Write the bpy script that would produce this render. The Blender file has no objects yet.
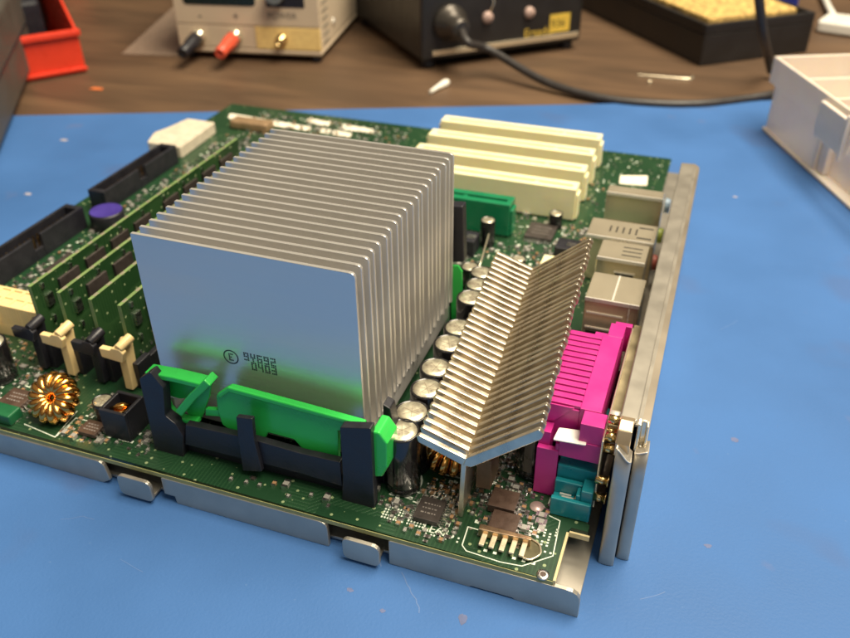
import bpy, bmesh, math, random
from mathutils import Vector, Matrix

S = 0.01                      # everything below is written in centimetres
scene = bpy.context.scene
R = math.radians

# ---------------------------------------------------------------- camera
cam_data = bpy.data.cameras.new('camera')
cam = bpy.data.objects.new('camera', cam_data)
scene.collection.objects.link(cam)
cam.location = (1.7588*S, -14.181*S, 18.7526*S)
cam.rotation_euler = (0.973621, 0.008017, 0.342991)
cam_data.sensor_width = 36
cam_data.lens = 839.38/850*36
cam_data.clip_start = 0.005
cam_data.clip_end = 50
cam_data.dof.use_dof = True
cam_data.dof.focus_distance = 0.225
cam_data.dof.aperture_fstop = 17
scene.camera = cam

# ---------------------------------------------------------------- light
world = bpy.data.worlds.new('World'); scene.world = world
world.use_nodes = True
nt = world.node_tree; bg = nt.nodes['Background']
tc = nt.nodes.new('ShaderNodeTexCoord'); sep = nt.nodes.new('ShaderNodeSeparateXYZ')
rp = nt.nodes.new('ShaderNodeValToRGB'); mr = nt.nodes.new('ShaderNodeMapRange')
nt.links.new(tc.outputs['Generated'], sep.inputs[0])
mr.inputs[1].default_value = -1; mr.inputs[2].default_value = 1
nt.links.new(sep.outputs['Z'], mr.inputs[0]); nt.links.new(mr.outputs[0], rp.inputs[0])
rp.color_ramp.elements[0].position = 0.45; rp.color_ramp.elements[0].color = (0.10, 0.085, 0.07, 1)
rp.color_ramp.elements[1].position = 0.9; rp.color_ramp.elements[1].color = (0.85, 0.74, 0.58, 1)
nt.links.new(rp.outputs[0], bg.inputs[0])
bg.inputs[1].default_value = 0.34

def area(name, loc, target, sx, sy, power, col):
    l = bpy.data.lights.new(name, 'AREA'); l.shape = 'RECTANGLE'; l.size = sx; l.size_y = sy
    l.energy = power; l.color = col
    o = bpy.data.objects.new(name, l); scene.collection.objects.link(o)
    o.location = loc
    o.rotation_euler = (Vector(target)-Vector(loc)).to_track_quat('-Z', 'Y').to_euler()
    return o
area('ceiling_lamp', (0.34, 0.20, 1.25), (0.02, 0.08, 0), 1.3, 0.6, 44, (1.0, 0.88, 0.68))
area('front_fill_light', (0.5, -1.3, 1.3), (0, 0.1, 0), 1.1, 0.7, 2.2, (0.72, 0.85, 1.0))  # dim cool fill added from the front, no such source seen

scene.view_settings.view_transform = 'Standard'
scene.view_settings.look = 'None'
scene.view_settings.exposure = 0.0
scene.view_settings.gamma = 1.0

# ---------------------------------------------------------------- helpers
BASE = {}
def mat(name, col, rough=0.5, metal=0.0, var=0.12, scale=300, bump=0.0, bscale=None, coat=0.0,
        stretch=(1, 1, 1), trans=0.0, spec=0.5, rvar=0.1, alpha=1.0, sss=0.0, emis=None):
    m = bpy.data.materials.new(name); m.use_nodes = True
    n = m.node_tree.nodes; L = m.node_tree.links; b = n['Principled BSDF']
    tc = n.new('ShaderNodeTexCoord'); mp = n.new('ShaderNodeMapping'); mp.inputs['Scale'].default_value = stretch
    L.new(tc.outputs['Object'], mp.inputs[0])
    no = n.new('ShaderNodeTexNoise'); no.inputs['Scale'].default_value = scale; no.inputs['Detail'].default_value = 5
    L.new(mp.outputs[0], no.inputs['Vector'])
    r = n.new('ShaderNodeValToRGB'); L.new(no.outputs[0], r.inputs[0])
    r.color_ramp.elements[0].position = 0.3; r.color_ramp.elements[1].position = 0.7
    r.color_ramp.elements[0].color = tuple(min(1, c*(1-var)) for c in col)+(1,)
    r.color_ramp.elements[1].color = tuple(min(1, c*(1+var)) for c in col)+(1,)
    L.new(r.outputs[0], b.inputs['Base Color'])
    mr = n.new('ShaderNodeMapRange'); L.new(no.outputs[0], mr.inputs[0])
    mr.inputs[1].default_value = 0.3; mr.inputs[2].default_value = 0.7
    mr.inputs[3].default_value = max(0.02, rough*(1-rvar*2)); mr.inputs[4].default_value = min(1, rough*(1+rvar*2))
    L.new(mr.outputs[0], b.inputs['Roughness'])
    b.inputs['Metallic'].default_value = metal
    b.inputs['Coat Weight'].default_value = coat; b.inputs['Coat Roughness'].default_value = 0.15
    b.inputs['Transmission Weight'].default_value = trans
    b.inputs['Specular IOR Level'].default_value = spec
    b.inputs['Alpha'].default_value = alpha
    if sss: b.inputs['Subsurface Weight'].default_value = sss; b.inputs['Subsurface Radius'].default_value = (.006, .0045, .002)
    if bump:
        n2 = n.new('ShaderNodeTexNoise'); n2.inputs['Scale'].default_value = bscale or scale*4; n2.inputs['Detail'].default_value = 6
        L.new(mp.outputs[0], n2.inputs['Vector'])
        bp = n.new('ShaderNodeBump'); bp.inputs['Strength'].default_value = bump; bp.inputs['Distance'].default_value = 0.0003
        L.new(n2.outputs[0], bp.inputs['Height']); L.new(bp.outputs[0], b.inputs['Normal'])
    return m

class M:
    def __init__(s): s.v = []; s.f = []; s.mi = []; s.sm = []
    def add(s, vs, fs, mi=0, sm=False):
        o = len(s.v); s.v += [tuple(p) for p in vs]
        for f in fs:
            s.f.append([i+o for i in f]); s.mi.append(mi)
            s.sm.append(sm)
        return s
    def box(s, x0, x1, y0, y1, z0, z1, mi=0):
        if x0 > x1: x0, x1 = x1, x0
        if y0 > y1: y0, y1 = y1, y0
        if z0 > z1: z0, z1 = z1, z0
        v = [(x, y, z) for z in (z0, z1) for y in (y0, y1) for x in (x0, x1)]
        return s.add(v, [(0, 2, 3, 1), (4, 5, 7, 6), (0, 1, 5, 4), (2, 6, 7, 3), (0, 4, 6, 2), (1, 3, 7, 5)], mi)
    def prism(s, poly, axis, a, b, mi=0, shift=(0, 0)):
        # poly of 2-D points; axis 'x': (y,z), 'y': (x,z), 'z': (x,y)
        n = len(poly)
        ar = sum(poly[i][0]*poly[(i+1) % n][1]-poly[(i+1) % n][0]*poly[i][1] for i in range(n))
        if ar < 0: poly = poly[::-1]
        def P(p, t, k):
            u, w = p[0]+shift[0]*k, p[1]+shift[1]*k
            return {'x': (t, u, w), 'y': (u, t, w), 'z': (u, w, t)}[axis]
        v = [P(p, a, 0) for p in poly]+[P(p, b, 1) for p in poly]
        F = [list(range(n))[::-1], list(range(n, 2*n))]+[[i, (i+1) % n, n+(i+1) % n, n+i] for i in range(n)]
        if (axis == 'y') != (b < a): F = [f[::-1] for f in F]
        return s.add(v, F, mi)
    def ring(s, loops, closed=True, cap0=True, cap1=True, mi=0, sm=True):
        n = len(loops[0]); v = [p for l in loops for p in l]; F = []
        for i in range(len(loops)-1):
            for j in range(n if closed else n-1):
                k = (j+1) % n
                F.append([i*n+j, i*n+k, (i+1)*n+k, (i+1)*n+j])
        s.add(v, F, mi, sm)
        o = len(s.v)-len(v)
        if cap0: s.f.append([o+j for j in range(n)][::-1]); s.mi.append(mi); s.sm.append(False)
        if cap1: s.f.append([o+(len(loops)-1)*n+j for j in range(n)]); s.mi.append(mi); s.sm.append(False)
        return s
    def cyl(s, p0, p1, r0, r1=None, seg=24, mi=0, cap0=True, cap1=True):
        r1 = r0 if r1 is None else r1
        p0 = Vector(p0); p1 = Vector(p1); d = (p1-p0).normalized()
        a = d.orthogonal().normalized(); b = d.cross(a)
        L = [[p+(a*math.cos(2*math.pi*i/seg)+b*math.sin(2*math.pi*i/seg))*r for i in range(seg)] for p, r in ((p0, r0), (p1, r1))]
        return s.ring(L, cap0=cap0, cap1=cap1, mi=mi)
    def lathe(s, c, prof, seg=28, mi=0, axis=(0, 0, 1)):
        d = Vector(axis).normalized(); a = d.orthogonal().normalized(); b = d.cross(a); c = Vector(c)
        L = [[c+d*z+(a*math.cos(2*math.pi*i/seg)+b*math.sin(2*math.pi*i/seg))*r for i in range(seg)] for r, z in prof]
        return s.ring(L, mi=mi)
    def tube(s, pts, r, seg=8, mi=0, closed=False):
        pts = [Vector(p) for p in pts]; L = []; n = len(pts); a = None
        rr = r if isinstance(r, (list, tuple)) else [r]*n
        for i, p in enumerate(pts):
            if closed: d = pts[(i+1) % n]-pts[i-1]
            else: d = pts[min(i+1, n-1)]-pts[max(i-1, 0)]
            d.normalize()
            a = d.orthogonal().normalized() if a is None else (a-d*a.dot(d)).normalized()
            b = d.cross(a)
            L.append([p+(a*math.cos(2*math.pi*k/seg)+b*math.sin(2*math.pi*k/seg))*rr[i] for k in range(seg)])
        if closed: L.append(L[0])
        return s.ring(L, cap0=not closed, cap1=not closed, mi=mi)
    def ribbon(s, pts, w, z, mi=0):
        # flat printed line on a horizontal surface
        P = [Vector(p[:2]) for p in pts]; n = len(P); v = []
        for i, p in enumerate(P):
            d0 = (P[i]-P[i-1]).normalized() if i else (P[1]-P[0]).normalized()
            d1 = (P[i+1]-P[i]).normalized() if i < n-1 else d0
            t = (d0+d1).normalized(); q = Vector((-t.y, t.x)); k = w/2/max(.5, q.dot(Vector((-d0.y, d0.x))))
            v += [(p.x+q.x*k, p.y+q.y*k, z), (p.x-q.x*k, p.y-q.y*k, z)]
        s.add(v, [(2*i+1, 2*i+3, 2*i+2, 2*i) for i in range(n-1)], mi)
        return s
    def build(s, name, mats, parent=None, bevel=0, local=False, seg=2, base=None):
        if base is None: base = (0, 0, 0) if (parent is None or local) else BASE[parent.name]
        me = bpy.data.meshes.new(name)
        me.from_pydata([((x-base[0])*S, (y-base[1])*S, (z-base[2])*S) for x, y, z in s.v], [], s.f)
        if not isinstance(mats, (list, tuple)): mats = [mats]
        for m in mats: me.materials.append(m)
        me.polygons.foreach_set('material_index', s.mi); me.polygons.foreach_set('use_smooth', s.sm)
        me.update()
        o = bpy.data.objects.new(name, me); scene.collection.objects.link(o)
        if parent is not None:
            o.parent = parent; BASE[o.name] = BASE[parent.name]
        elif base != (0, 0, 0): o.location = [c*S for c in base]
        if bevel:
            b = o.modifiers.new('bevel', 'BEVEL'); b.width = bevel*S; b.segments = seg; b.limit_method = 'ANGLE'; b.angle_limit = R(40)
        return o

def tag(o, label=None, cat=None, group=None, kind=None):
    if label: o['label'] = label
    if cat: o['category'] = cat
    if group: o['group'] = group
    if kind: o['kind'] = kind
    return o
def thing(name, label, cat, loc, rot=0, group=None):
    o = bpy.data.objects.new(name, None); scene.collection.objects.link(o)
    o.empty_display_size = 0.01
    o.location = [c*S for c in loc]; o.rotation_euler = (0, 0, R(rot)); BASE[o.name] = tuple(loc)
    return tag(o, label, cat, group)
def kids(o): return [c for c in scene.collection.objects if c.parent == o]
def copy_tree(o, parent=None, loc=None):
    c = o.copy(); scene.collection.objects.link(c)
    if o.name in BASE: BASE[c.name] = BASE[o.name]
    if parent is not None: c.parent = parent
    if loc is not None: c.location = [v*S for v in loc]
    for k in kids(o): copy_tree(k, c)
    return c
def rpoly(pts, r, seg=4):
    # round the corners of a polygon; r is one radius or a list
    out = []; n = len(pts)
    for i in range(n):
        q = r[i] if isinstance(r, (list, tuple)) else r
        p = Vector(pts[i]); a = Vector(pts[i-1])-p; b = Vector(pts[(i+1) % n])-p
        q = min(q, a.length*.45, b.length*.45)
        if q <= 0: out.append(tuple(p)); continue
        A = p+a.normalized()*q; B = p+b.normalized()*q
        for k in range(seg+1):
            t = k/seg; out.append(tuple(A*(1-t)**2+p*2*t*(1-t)+B*t*t))
    return out
def text_mesh(body, size, depth=0.0):
    cu = bpy.data.curves.new('lettering', 'FONT'); cu.body = body; cu.size = size*S; cu.extrude = depth*S
    ob = bpy.data.objects.new('lettering', cu); scene.collection.objects.link(ob)
    dg = bpy.context.evaluated_depsgraph_get(); me = bpy.data.meshes.new_from_object(ob.evaluated_get(dg))
    bpy.data.objects.remove(ob); return me
def lettering(name, body, size, m, parent, loc, rot, loc_is_local=False):
    me = text_mesh(body, size); me.materials.clear(); me.materials.append(m)
    o = bpy.data.objects.new(name, me); scene.collection.objects.link(o); o.parent = parent
    b = (0, 0, 0) if loc_is_local else BASE[parent.name]; BASE[o.name] = BASE[parent.name]
    o.location = [(loc[i]-b[i])*S for i in range(3)]; o.rotation_euler = rot
    return o
rnd = random.Random(7)

# ---------------------------------------------------------------- materials
alu = mat('brushed_aluminium', (0.78, 0.755, 0.715), 0.34, 0.70, 0.05, 38, 0.16, 900, rvar=0.32, stretch=(0.12, 1, 1))
alu2 = mat('extruded_aluminium', (0.66, 0.585, 0.46), 0.30, 0.88, 0.2, 160, 0.25, 700)
steel = mat('galvanised_steel', (0.50, 0.465, 0.40), 0.37, 0.75, 0.07, 120, 0, rvar=0.05)
tin = mat('tinned_steel', (0.90, 0.80, 0.60), 0.22, 0.75, 0.06, 60, 0.01, 500, rvar=0.05)
tinw = mat('bright_tin', (0.92, 0.88, 0.80), 0.3, 0.5, 0.05, 150)
blackp = mat('black_plastic', (0.016, 0.016, 0.022), 0.42, 0, 0.15, 200, 0.2, 900)
blackg = mat('glossy_black_sleeve', (0.012, 0.011, 0.012), 0.16, 0, 0.2, 150, coat=0.5)
chipm = mat('chip_epoxy', (0.045, 0.036, 0.032), 0.45, 0, 0.2, 400, 0.25, 2500)
chipb = mat('brown_chip_epoxy', (0.075, 0.045, 0.032), 0.4, 0, 0.25, 400, 0.25, 2500)
cream = mat('cream_plastic', (0.97, 0.87, 0.56), 0.38, 0, 0.03, 100, 0.06, 800, sss=0.55)
ivory = mat('ivory_plastic', (0.88, 0.66, 0.32), 0.36, 0, 0.06, 150, 0.1, 800, sss=0.15)
whitep = mat('white_plastic', (0.85, 0.83, 0.76), 0.35, 0, 0.03, 100)
pcbg = (0.008, 0.046, 0.018)
greenp = mat('green_plastic', (0.03, 0.50, 0.075), 0.32, 0, 0.06, 120, 0.08, 700, coat=0.2)
greend = mat('slot_green_plastic', (0.01, 0.20, 0.085), 0.3, 0, 0.06, 120, 0.08, 700, coat=0.2)
magenta = mat('magenta_plastic', (0.52, 0.024, 0.23), 0.38, 0, 0.06, 120, 0.08, 700)
teal = mat('teal_plastic', (0.01, 0.22, 0.26), 0.3, 0, 0.08, 120, 0.08, 700, coat=0.2)
copper = mat('enamelled_copper', (0.85, 0.42, 0.10), 0.16, 1.0, 0.12, 200, coat=0.3)
gold = mat('gold_plate', (0.85, 0.62, 0.28), 0.25, 1.0, 0.08, 200)
solder = mat('solder', (0.82, 0.81, 0.78), 0.28, 1.0, 0.15, 600)
silk = mat('silkscreen_ink', (0.72, 0.78, 0.66), 0.6, 0, 0.1, 300)
ink = mat('black_ink', (0.035, 0.035, 0.05), 0.5, 0, 0.1, 300)
purple = mat('purple_sticker', (0.05, 0.03, 0.24), 0.5, 0, 0.15, 120)
brownb = mat('tan_body', (0.35, 0.20, 0.10), 0.4, 0, 0.2, 400)
blue_j = mat('light_blue_plastic', (0.45, 0.62, 0.80), 0.35)
lime_j = mat('lime_plastic', (0.50, 0.60, 0.12), 0.35)
pink_j = mat('salmon_plastic', (0.65, 0.18, 0.14), 0.35)

def pcb_material(name, base, lines=0.35):
    m = bpy.data.materials.new(name); m.use_nodes = True
    n = m.node_tree.nodes; L = m.node_tree.links; b = n['Principled BSDF']
    tc = n.new('ShaderNodeTexCoord')
    def math_(op, a, bb=None):
        x = n.new('ShaderNodeMath'); x.operation = op
        for i, q in enumerate((a, bb)):
            if q is None: continue
            if isinstance(q, (int, float)): x.inputs[i].default_value = q
            else: L.new(q, x.inputs[i])
        return x.outputs[0]
    # copper pours: big cells; traces: striped runs at 0 / 45 degrees broken by cells; vias: small dots
    vor = n.new('ShaderNodeTexVoronoi'); vor.distance = 'CHEBYCHEV'; vor.inputs['Scale'].default_value = 62
    L.new(tc.outputs['Object'], vor.inputs['Vector'])
    sp = n.new('ShaderNodeSeparateColor'); L.new(vor.outputs['Color'], sp.inputs[0])
    outs = []
    for k, rot in enumerate((0, 90, 45)):
        mp = n.new('ShaderNodeMapping'); mp.inputs['Rotation'].default_value = (0, 0, R(rot))
        L.new(tc.outputs['Object'], mp.inputs[0])
        w = n.new('ShaderNodeTexWave'); w.inputs['Scale'].default_value = 260; w.inputs['Distortion'].default_value = 0
        L.new(mp.outputs[0], w.inputs['Vector'])
        line = math_('GREATER_THAN', w.outputs['Fac'], 0.72)
        lo, hi = [(0.0, 0.35), (0.35, 0.62), (0.62, 0.8)][k]
        sel = math_('MULTIPLY', math_('GREATER_THAN', sp.outputs[0], lo), math_('LESS_THAN', sp.outputs[0], hi))
        outs.append(math_('MULTIPLY', line, sel))
    tr = math_('ADD', math_('ADD', outs[0], outs[1]), outs[2])
    v2 = n.new('ShaderNodeTexVoronoi'); v2.inputs['Scale'].default_value = 330
    L.new(tc.outputs['Object'], v2.inputs['Vector'])
    via = math_('LESS_THAN', v2.outputs['Distance'], 0.16)
    mix = n.new('ShaderNodeMix'); mix.data_type = 'RGBA'
    mix.inputs['A'].default_value = tuple(c*0.75 for c in base)+(1,); mix.inputs['B'].default_value = (base[0]*1.9+.01, base[1]*1.7, base[2]*1.8, 1)
    f = math_('MULTIPLY', tr, lines)
    no = n.new('ShaderNodeTexNoise'); no.inputs['Scale'].default_value = 30; L.new(tc.outputs['Object'], no.inputs['Vector'])
    f = math_('ADD', f, math_('MULTIPLY', sp.outputs[1], 0.28))
    f = math_('ADD', f, math_('MULTIPLY', no.outputs[0], 0.25))
    L.new(f, mix.inputs['Factor'])
    m2 = n.new('ShaderNodeMix'); m2.data_type = 'RGBA'; L.new(mix.outputs['Result'], m2.inputs['A'])
    m2.inputs['B'].default_value = (0.34, 0.42, 0.22, 1); L.new(math_('MULTIPLY', via, 0.8), m2.inputs['Factor'])
    L.new(m2.outputs['Result'], b.inputs['Base Color'])
    b.inputs['Roughness'].default_value = 0.33; b.inputs['Coat Weight'].default_value = 0.25; b.inputs['Coat Roughness'].default_value = 0.2
    bp = n.new('ShaderNodeBump'); bp.inputs['Strength'].default_value = 0.3; bp.inputs['Distance'].default_value = 0.0001
    L.new(tr, bp.inputs['Height']); L.new(bp.outputs[0], b.inputs['Normal'])
    return m
pcbm = pcb_material('green_circuit_board', pcbg)
ramm = pcb_material('memory_board_green', (0.014, 0.055, 0.017), 0.3)
pcbe = mat('board_edge', (0.30, 0.30, 0.12), 0.6, 0, 0.15, 300)

# mat and desk materials
def mat_mat():
    m = mat('blue_bench_mat', (0.052, 0.145, 0.37), 0.62, 0, 0.12, 12, 0.35, 1100, rvar=0.12, spec=0.25)
    n = m.node_tree.nodes; L = m.node_tree.links; b = n['Principled BSDF']
    tc = n.new('ShaderNodeTexCoord')
    src = b.inputs['Base Color'].links[0].from_socket
    # worn pinkish-grey smudges and fine dust
    for sc, thr, col, fac in ((42, 0.70, (0.13, 0.14, 0.26, 1), 0.45), (500, 0.735, (0.10, 0.19, 0.38, 1), 0.5), (16, 0.60, (0.062, 0.122, 0.29, 1), 0.6)):
        no = n.new('ShaderNodeTexNoise'); no.inputs['Scale'].default_value = sc; no.inputs['Detail'].default_value = 3
        L.new(tc.outputs['Object'], no.inputs['Vector'])
        mr = n.new('ShaderNodeMapRange'); L.new(no.outputs[0], mr.inputs[0])
        mr.inputs[1].default_value = thr-0.02; mr.inputs[2].default_value = thr+0.05; mr.inputs[4].default_value = fac
        mx = n.new('ShaderNodeMix'); mx.data_type = 'RGBA'; L.new(mr.outputs[0], mx.inputs['Factor'])
        L.new(src, mx.inputs['A']); mx.inputs['B'].default_value = col; src = mx.outputs['Result']
    L.new(src, b.inputs['Base Color'])
    return m
bluemat = mat_mat()
def wood_mat():
    m = bpy.data.materials.new('worn_brown_wood'); m.use_nodes = True
    n = m.node_tree.nodes; L = m.node_tree.links; b = n['Principled BSDF']
    tc = n.new('ShaderNodeTexCoord'); mp = n.new('ShaderNodeMapping')
    mp.inputs['Rotation'].default_value = (0, 0, R(-21.7)); mp.inputs['Scale'].default_value = (1, 4.5, 1)
    L.new(tc.outputs['Object'], mp.inputs[0])
    no = n.new('ShaderNodeTexNoise'); no.inputs['Scale'].default_value = 9; no.inputs['Detail'].default_value = 9; no.inputs['Distortion'].default_value = 0.6
    L.new(mp.outputs[0], no.inputs['Vector'])
    r = n.new('ShaderNodeValToRGB'); L.new(no.outputs[0], r.inputs[0]); e = r.color_ramp.elements
    e[0].position = 0.3; e[0].color = (0.075, 0.046, 0.026, 1); e[1].position = 0.72; e[1].color = (0.155, 0.092, 0.050, 1)
    q = e.new(0.5); q.color = (0.108, 0.064, 0.036, 1)
    L.new(r.outputs[0], b.inputs['Base Color']); b.inputs['Roughness'].default_value = 0.5
    bp = n.new('ShaderNodeBump'); bp.inputs['Strength'].default_value = 0.3; bp.inputs['Distance'].default_value = 0.0006
    L.new(no.outputs[0], bp.inputs['Height']); L.new(bp.outputs[0], b.inputs['Normal'])
    return m
wood = wood_mat()

# ---------------------------------------------------------------- setting
d = Vector((43.8, 17.4)).normalized(); nrm = Vector((-d.y, d.x))
tag(M().box(-260, 260, -160, 260, -2.4, -0.2).build('desk', wood), kind='structure')
E0 = Vector((-39.3, 24.8))

A = E0-d*70; B = E0+d*110
quad = [tuple(A), tuple(B), tuple(B-nrm*120), tuple(A-nrm*120)]
bm_ = tag(M().prism(quad, 'z', -0.196, 0.0).build('bench_mat', bluemat, bevel=0.06), 'blue vinyl work mat covering the front of the wooden bench', 'mat')
BASE[bm_.name] = (0, 0, 0)
scr = mat('mat_scratch', (0.09, 0.17, 0.37), .5, 0, .1, 200); stn_ = mat('mat_stain', (0.10, 0.13, 0.26), .6, 0, .25, 300)
for q, w in (([(-4.10, -0.17), (-3.70, -0.56), (-3.35, -0.95), (-3.14, -1.30)], .03), ([(-4.87, 0.03), (-4.64, -0.18)], .04), ([(-14.30, -1.70), (-13.73, -1.34), (-13.27, -1.38)], .018),
             ([(3.42, 14.75), (4.19, 15.89)], .02), ([(2.21, 1.10), (2.97, 1.71)], .02), ([(-11.70, -2.36), (-10.60, -2.52)], .015)):
    m = M(); pts = [Vector((x, y, 0)) for x, y in q]
    f = []
    for i in range(len(pts)-1):
        for k in range(5): f.append(tuple(pts[i].lerp(pts[i+1], k/5)+Vector((math.sin(i*3+k)*.02, math.cos(i*2+k)*.02, 0)))[:2])
    m.ribbon(f, w, .003); m.build('scratch', scr, bm_)
for (x, y), a, b in zip([(-2.05, -1.02), (-4.11, -1.48), (4.27, 8.42), (3.77, 3.58), (-5.20, -1.16)], (.22, .15, .26, .2, .18), (.35, .12, .2, .15, .12)):
    m = M(); n_ = 14; rr = random.Random(int(x*100))
    m.add([(x+a*.6*math.cos(6.283*k/n_)*rr.uniform(.6, 1.1), y+b*.6*math.sin(6.283*k/n_)*rr.uniform(.6, 1.1), .0035) for k in range(n_)], [list(range(n_))])
    m.build('stain', stn_, bm_)
tag(M().box(-260, 260, 175, 179, -2.4, 160).build('back_wall', mat('dark_wall', (0.10, 0.08, 0.065), 0.8)), kind='structure')

# ---------------------------------------------------------------- metal tray under the board
tray = thing('metal_tray', 'galvanised steel tray with notched front lip under the green circuit board', 'tray', (-12, 0, 0))
m = M().box(-25.9, 0.70, 0.25, 28.6, 0.10, 0.20)
m.build('tray_floor', steel, tray, bevel=0.02)
def lip(pts, r, y0, y1): M().prism(rpoly(pts, r), 'y', y0, y1).build('front_lip', steel, tray, bevel=0.025)
lip([(-25.9, 0), (-14.05, 0), (-13.75, 0.2), (-13.85, 0.92), (-25.9, 0.92)], [0, 0, .05, .25, 0], 0.0, 0.13)
lip([(-11.78, 0.28), (-11.42, 0.28), (-11.40, 0), (-6.36, 0), (-6.36, 0.96), (-11.78, 0.96)], [0, 0, 0, .05, .25, .06], 0.0, 0.13)
lip([(-4.52, 0.02), (-2.2, 0.0), (-2.15, 0.05), (-1.0, 0.05), (-0.95, 0), (0.75, 0), (0.75, 0.96), (-4.52, 0.96)], [0, 0, 0, 0, 0, .02, .38, .06], 0.0, 0.13)
for x0, x1 in ((-13.15, -11.98), (-5.78, -4.68)):
    mm = M().prism(rpoly([(x0, 0.12), (x1, 0.12), (x1, 0.92), (x0, 0.92)], .22), 'y', -0.30, -0.17)
    mm.box(x0+.15, x1-.1, -0.17, 0.4, 0.13, 0.22)
    mm.build('lip_tab', steel, tray, bevel=0.025)

# ---------------------------------------------------------------- motherboard
ZB = 1.11
board = thing('motherboard', 'green computer motherboard crowded with slots, capacitors and connectors in the steel tray', 'circuit board', (-12, 14, 0.95))
outline = [(0.0, 0.05), (0.0, 1.75), (0.10, 1.95), (0.55, 1.95), (0.55, 2.2), (0.02, 2.5), (0.0, 28.2), (-25.9, 28.2), (-25.9, 0.2), (-14, 0.14)]
M().prism(outline, 'z', 0.95, ZB, 0).build('circuit_laminate', [pcbm], board)
M().prism([(0.012, 0.04), (0.0, 0.04), (-25.9, 0.04), (-25.9, 0.02), (0.012, 0.02)], 'z', 0.955, ZB-.01).build('laminate_edge', pcbe, board)
M().box(0.002, 0.07, 0.05, 1.75, 0.955, ZB+.012).box(0.075, 0.62, 1.76, 1.82, .955, ZB+.012).build('laminate_edge', mat('pale_laminate', (0.62, 0.52, 0.28), .5), board)

# --- electrolytic capacitors in a row
def cap_meshes(r, h):
    z0 = 0
    body = M().lathe((0, 0, z0), [(r*.93, 0), (r, .05), (r, .22), (r*.95, .27), (r, .32), (r, h-.06), (r*.97, h), (r*.88, h+.005), (r*.86, h-.03)])
    top = M().lathe((0, 0, z0), [(r*.86, h-.05), (r*.85, h-.012), (r*.4, h-.012), (0.001, h-.012)])
    for a in (0, 60, 120):
        c_, s_ = math.cos(R(a)), math.sin(R(a)); w = .007
        top.add([(c_*r*.6-s_*w, s_*r*.6+c_*w, h-.008), (-c_*r*.6-s_*w, -s_*r*.6+c_*w, h-.008), (-c_*r*.6+s_*w, -s_*r*.6-c_*w, h-.008), (c_*r*.6+s_*w, s_*r*.6-c_*w, h-.008)], [(0, 1, 2, 3)], 1)
    return body, top
captop = mat('dull_aluminium_can_top', (0.84, 0.72, 0.54), 0.34, 0.75, 0.34, 420, 0.3, 400)
ventm = mat('can_vent_line', (0.40, 0.32, 0.22), .5, .6)
def capacitor(x, y, r, h, stripe=True, body_m=None):
    b_, t_ = cap_meshes(r, h)
    o = b_.build('capacitor', body_m or blackg, None, local=True); o.parent = board; BASE[o.name] = (x, y, ZB)
    o.location = [(a-b)*S for a, b in zip((x, y, ZB), BASE[board.name])]
    t = t_.build('can_top', [captop, ventm], o, local=True); 
    t.rotation_euler = (0, 0, rnd.random()*6)
    if stripe:
        m = M(); a0 = rnd.uniform(-2.4, -1.8)
        pts = [(r*1.003*math.cos(a0+k*.1), r*1.003*math.sin(a0+k*.1)) for k in range(6)]
        for (ax, ay), (bx, by) in zip(pts, pts[1:]): m.add([(ax, ay, .35), (bx, by, .35), (bx, by, h-.12), (ax, ay, h-.12)], [(0, 1, 2, 3)])
        m.build('polarity_stripe', mat('sleeve_print', (0.10, 0.085, 0.06), 0.3), o, local=True)
    return o
for i, (x, y) in enumerate([(-4.80, 1.93), (-4.82, 2.77), (-4.76, 3.88), (-4.84, 4.92), (-4.86, 6.23), (-4.83, 7.17), (-4.99, 9.02), (-5.01, 9.90), (-5.10, 10.73)]):
    capacitor(x, y, .50 if i < 7 else .44, 3.25-ZB, i in (0, 1, 2))
for px in [(-1.36, 3.86)]: capacitor(px[0]-.1, px[1]-.1, .5, 1.9)
for (x, y), r, h in zip([(-14.79, 1.58), (-6.49, 16.42), (-6.22, 12.99), (-4.62, 14.36), (-19.57, 2.15), (-4.08, 18.92)], (.34, .32, .36, .3, .55, .3), (0.75, 1.2, .9, .8, 1.5, .7)):
    capacitor(x, y, r, h, False)

# --- PCI slots (cream) and AGP slot (green)
def slot(x0, x1, y, w, h, m, name, notch):
    mm = M()
    z0, z1 = ZB+.06, ZB+h
    mm.box(x0, x1, y-w/2, y-.11, z0, z1); mm.box(x0, x1, y+.11, y+w/2, z0, z1)
    mm.box(x0, x0+.35, y-.11, y+.11, z0, z1-.004); mm.box(x1-.25, x1, y-.11, y+.11, z0, z1-.004)
    mm.box(notch, notch+.2, y-.11, y+.11, z1-.2, z1-.05); mm.box(x0+.35, x1-.25, y-.11, y+.11, z0, z1-.22)
    mm.box(x0-.12, x0, y-w/2+.12, y+w/2-.12, z0, z1-.25); mm.box(x1, x1+.1, y-w/2+.12, y+w/2-.12, z0, z1-.3)
    o = mm.build(name, m, board, bevel=.035)
    pm = M()
    k = x0+.4
    while k < x1-.3:
        pm.box(k, k+.05, y-w/2+.06, y-w/2+.1, ZB, z0); pm.box(k, k+.05, y+w/2-.1, y+w/2-.06, ZB, z0); k += .2
    pm.build('contact_pins', solder, o)
    return o
for k in range(4):
    slot(-11.75, -3.42, 26.1-2.0*k, .84, 1.57, cream, 'expansion_slot', -5.4)
slot(-13.1, -5.78, 17.74, .9, 1.56, greend, 'graphics_slot', -8.0)

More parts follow.
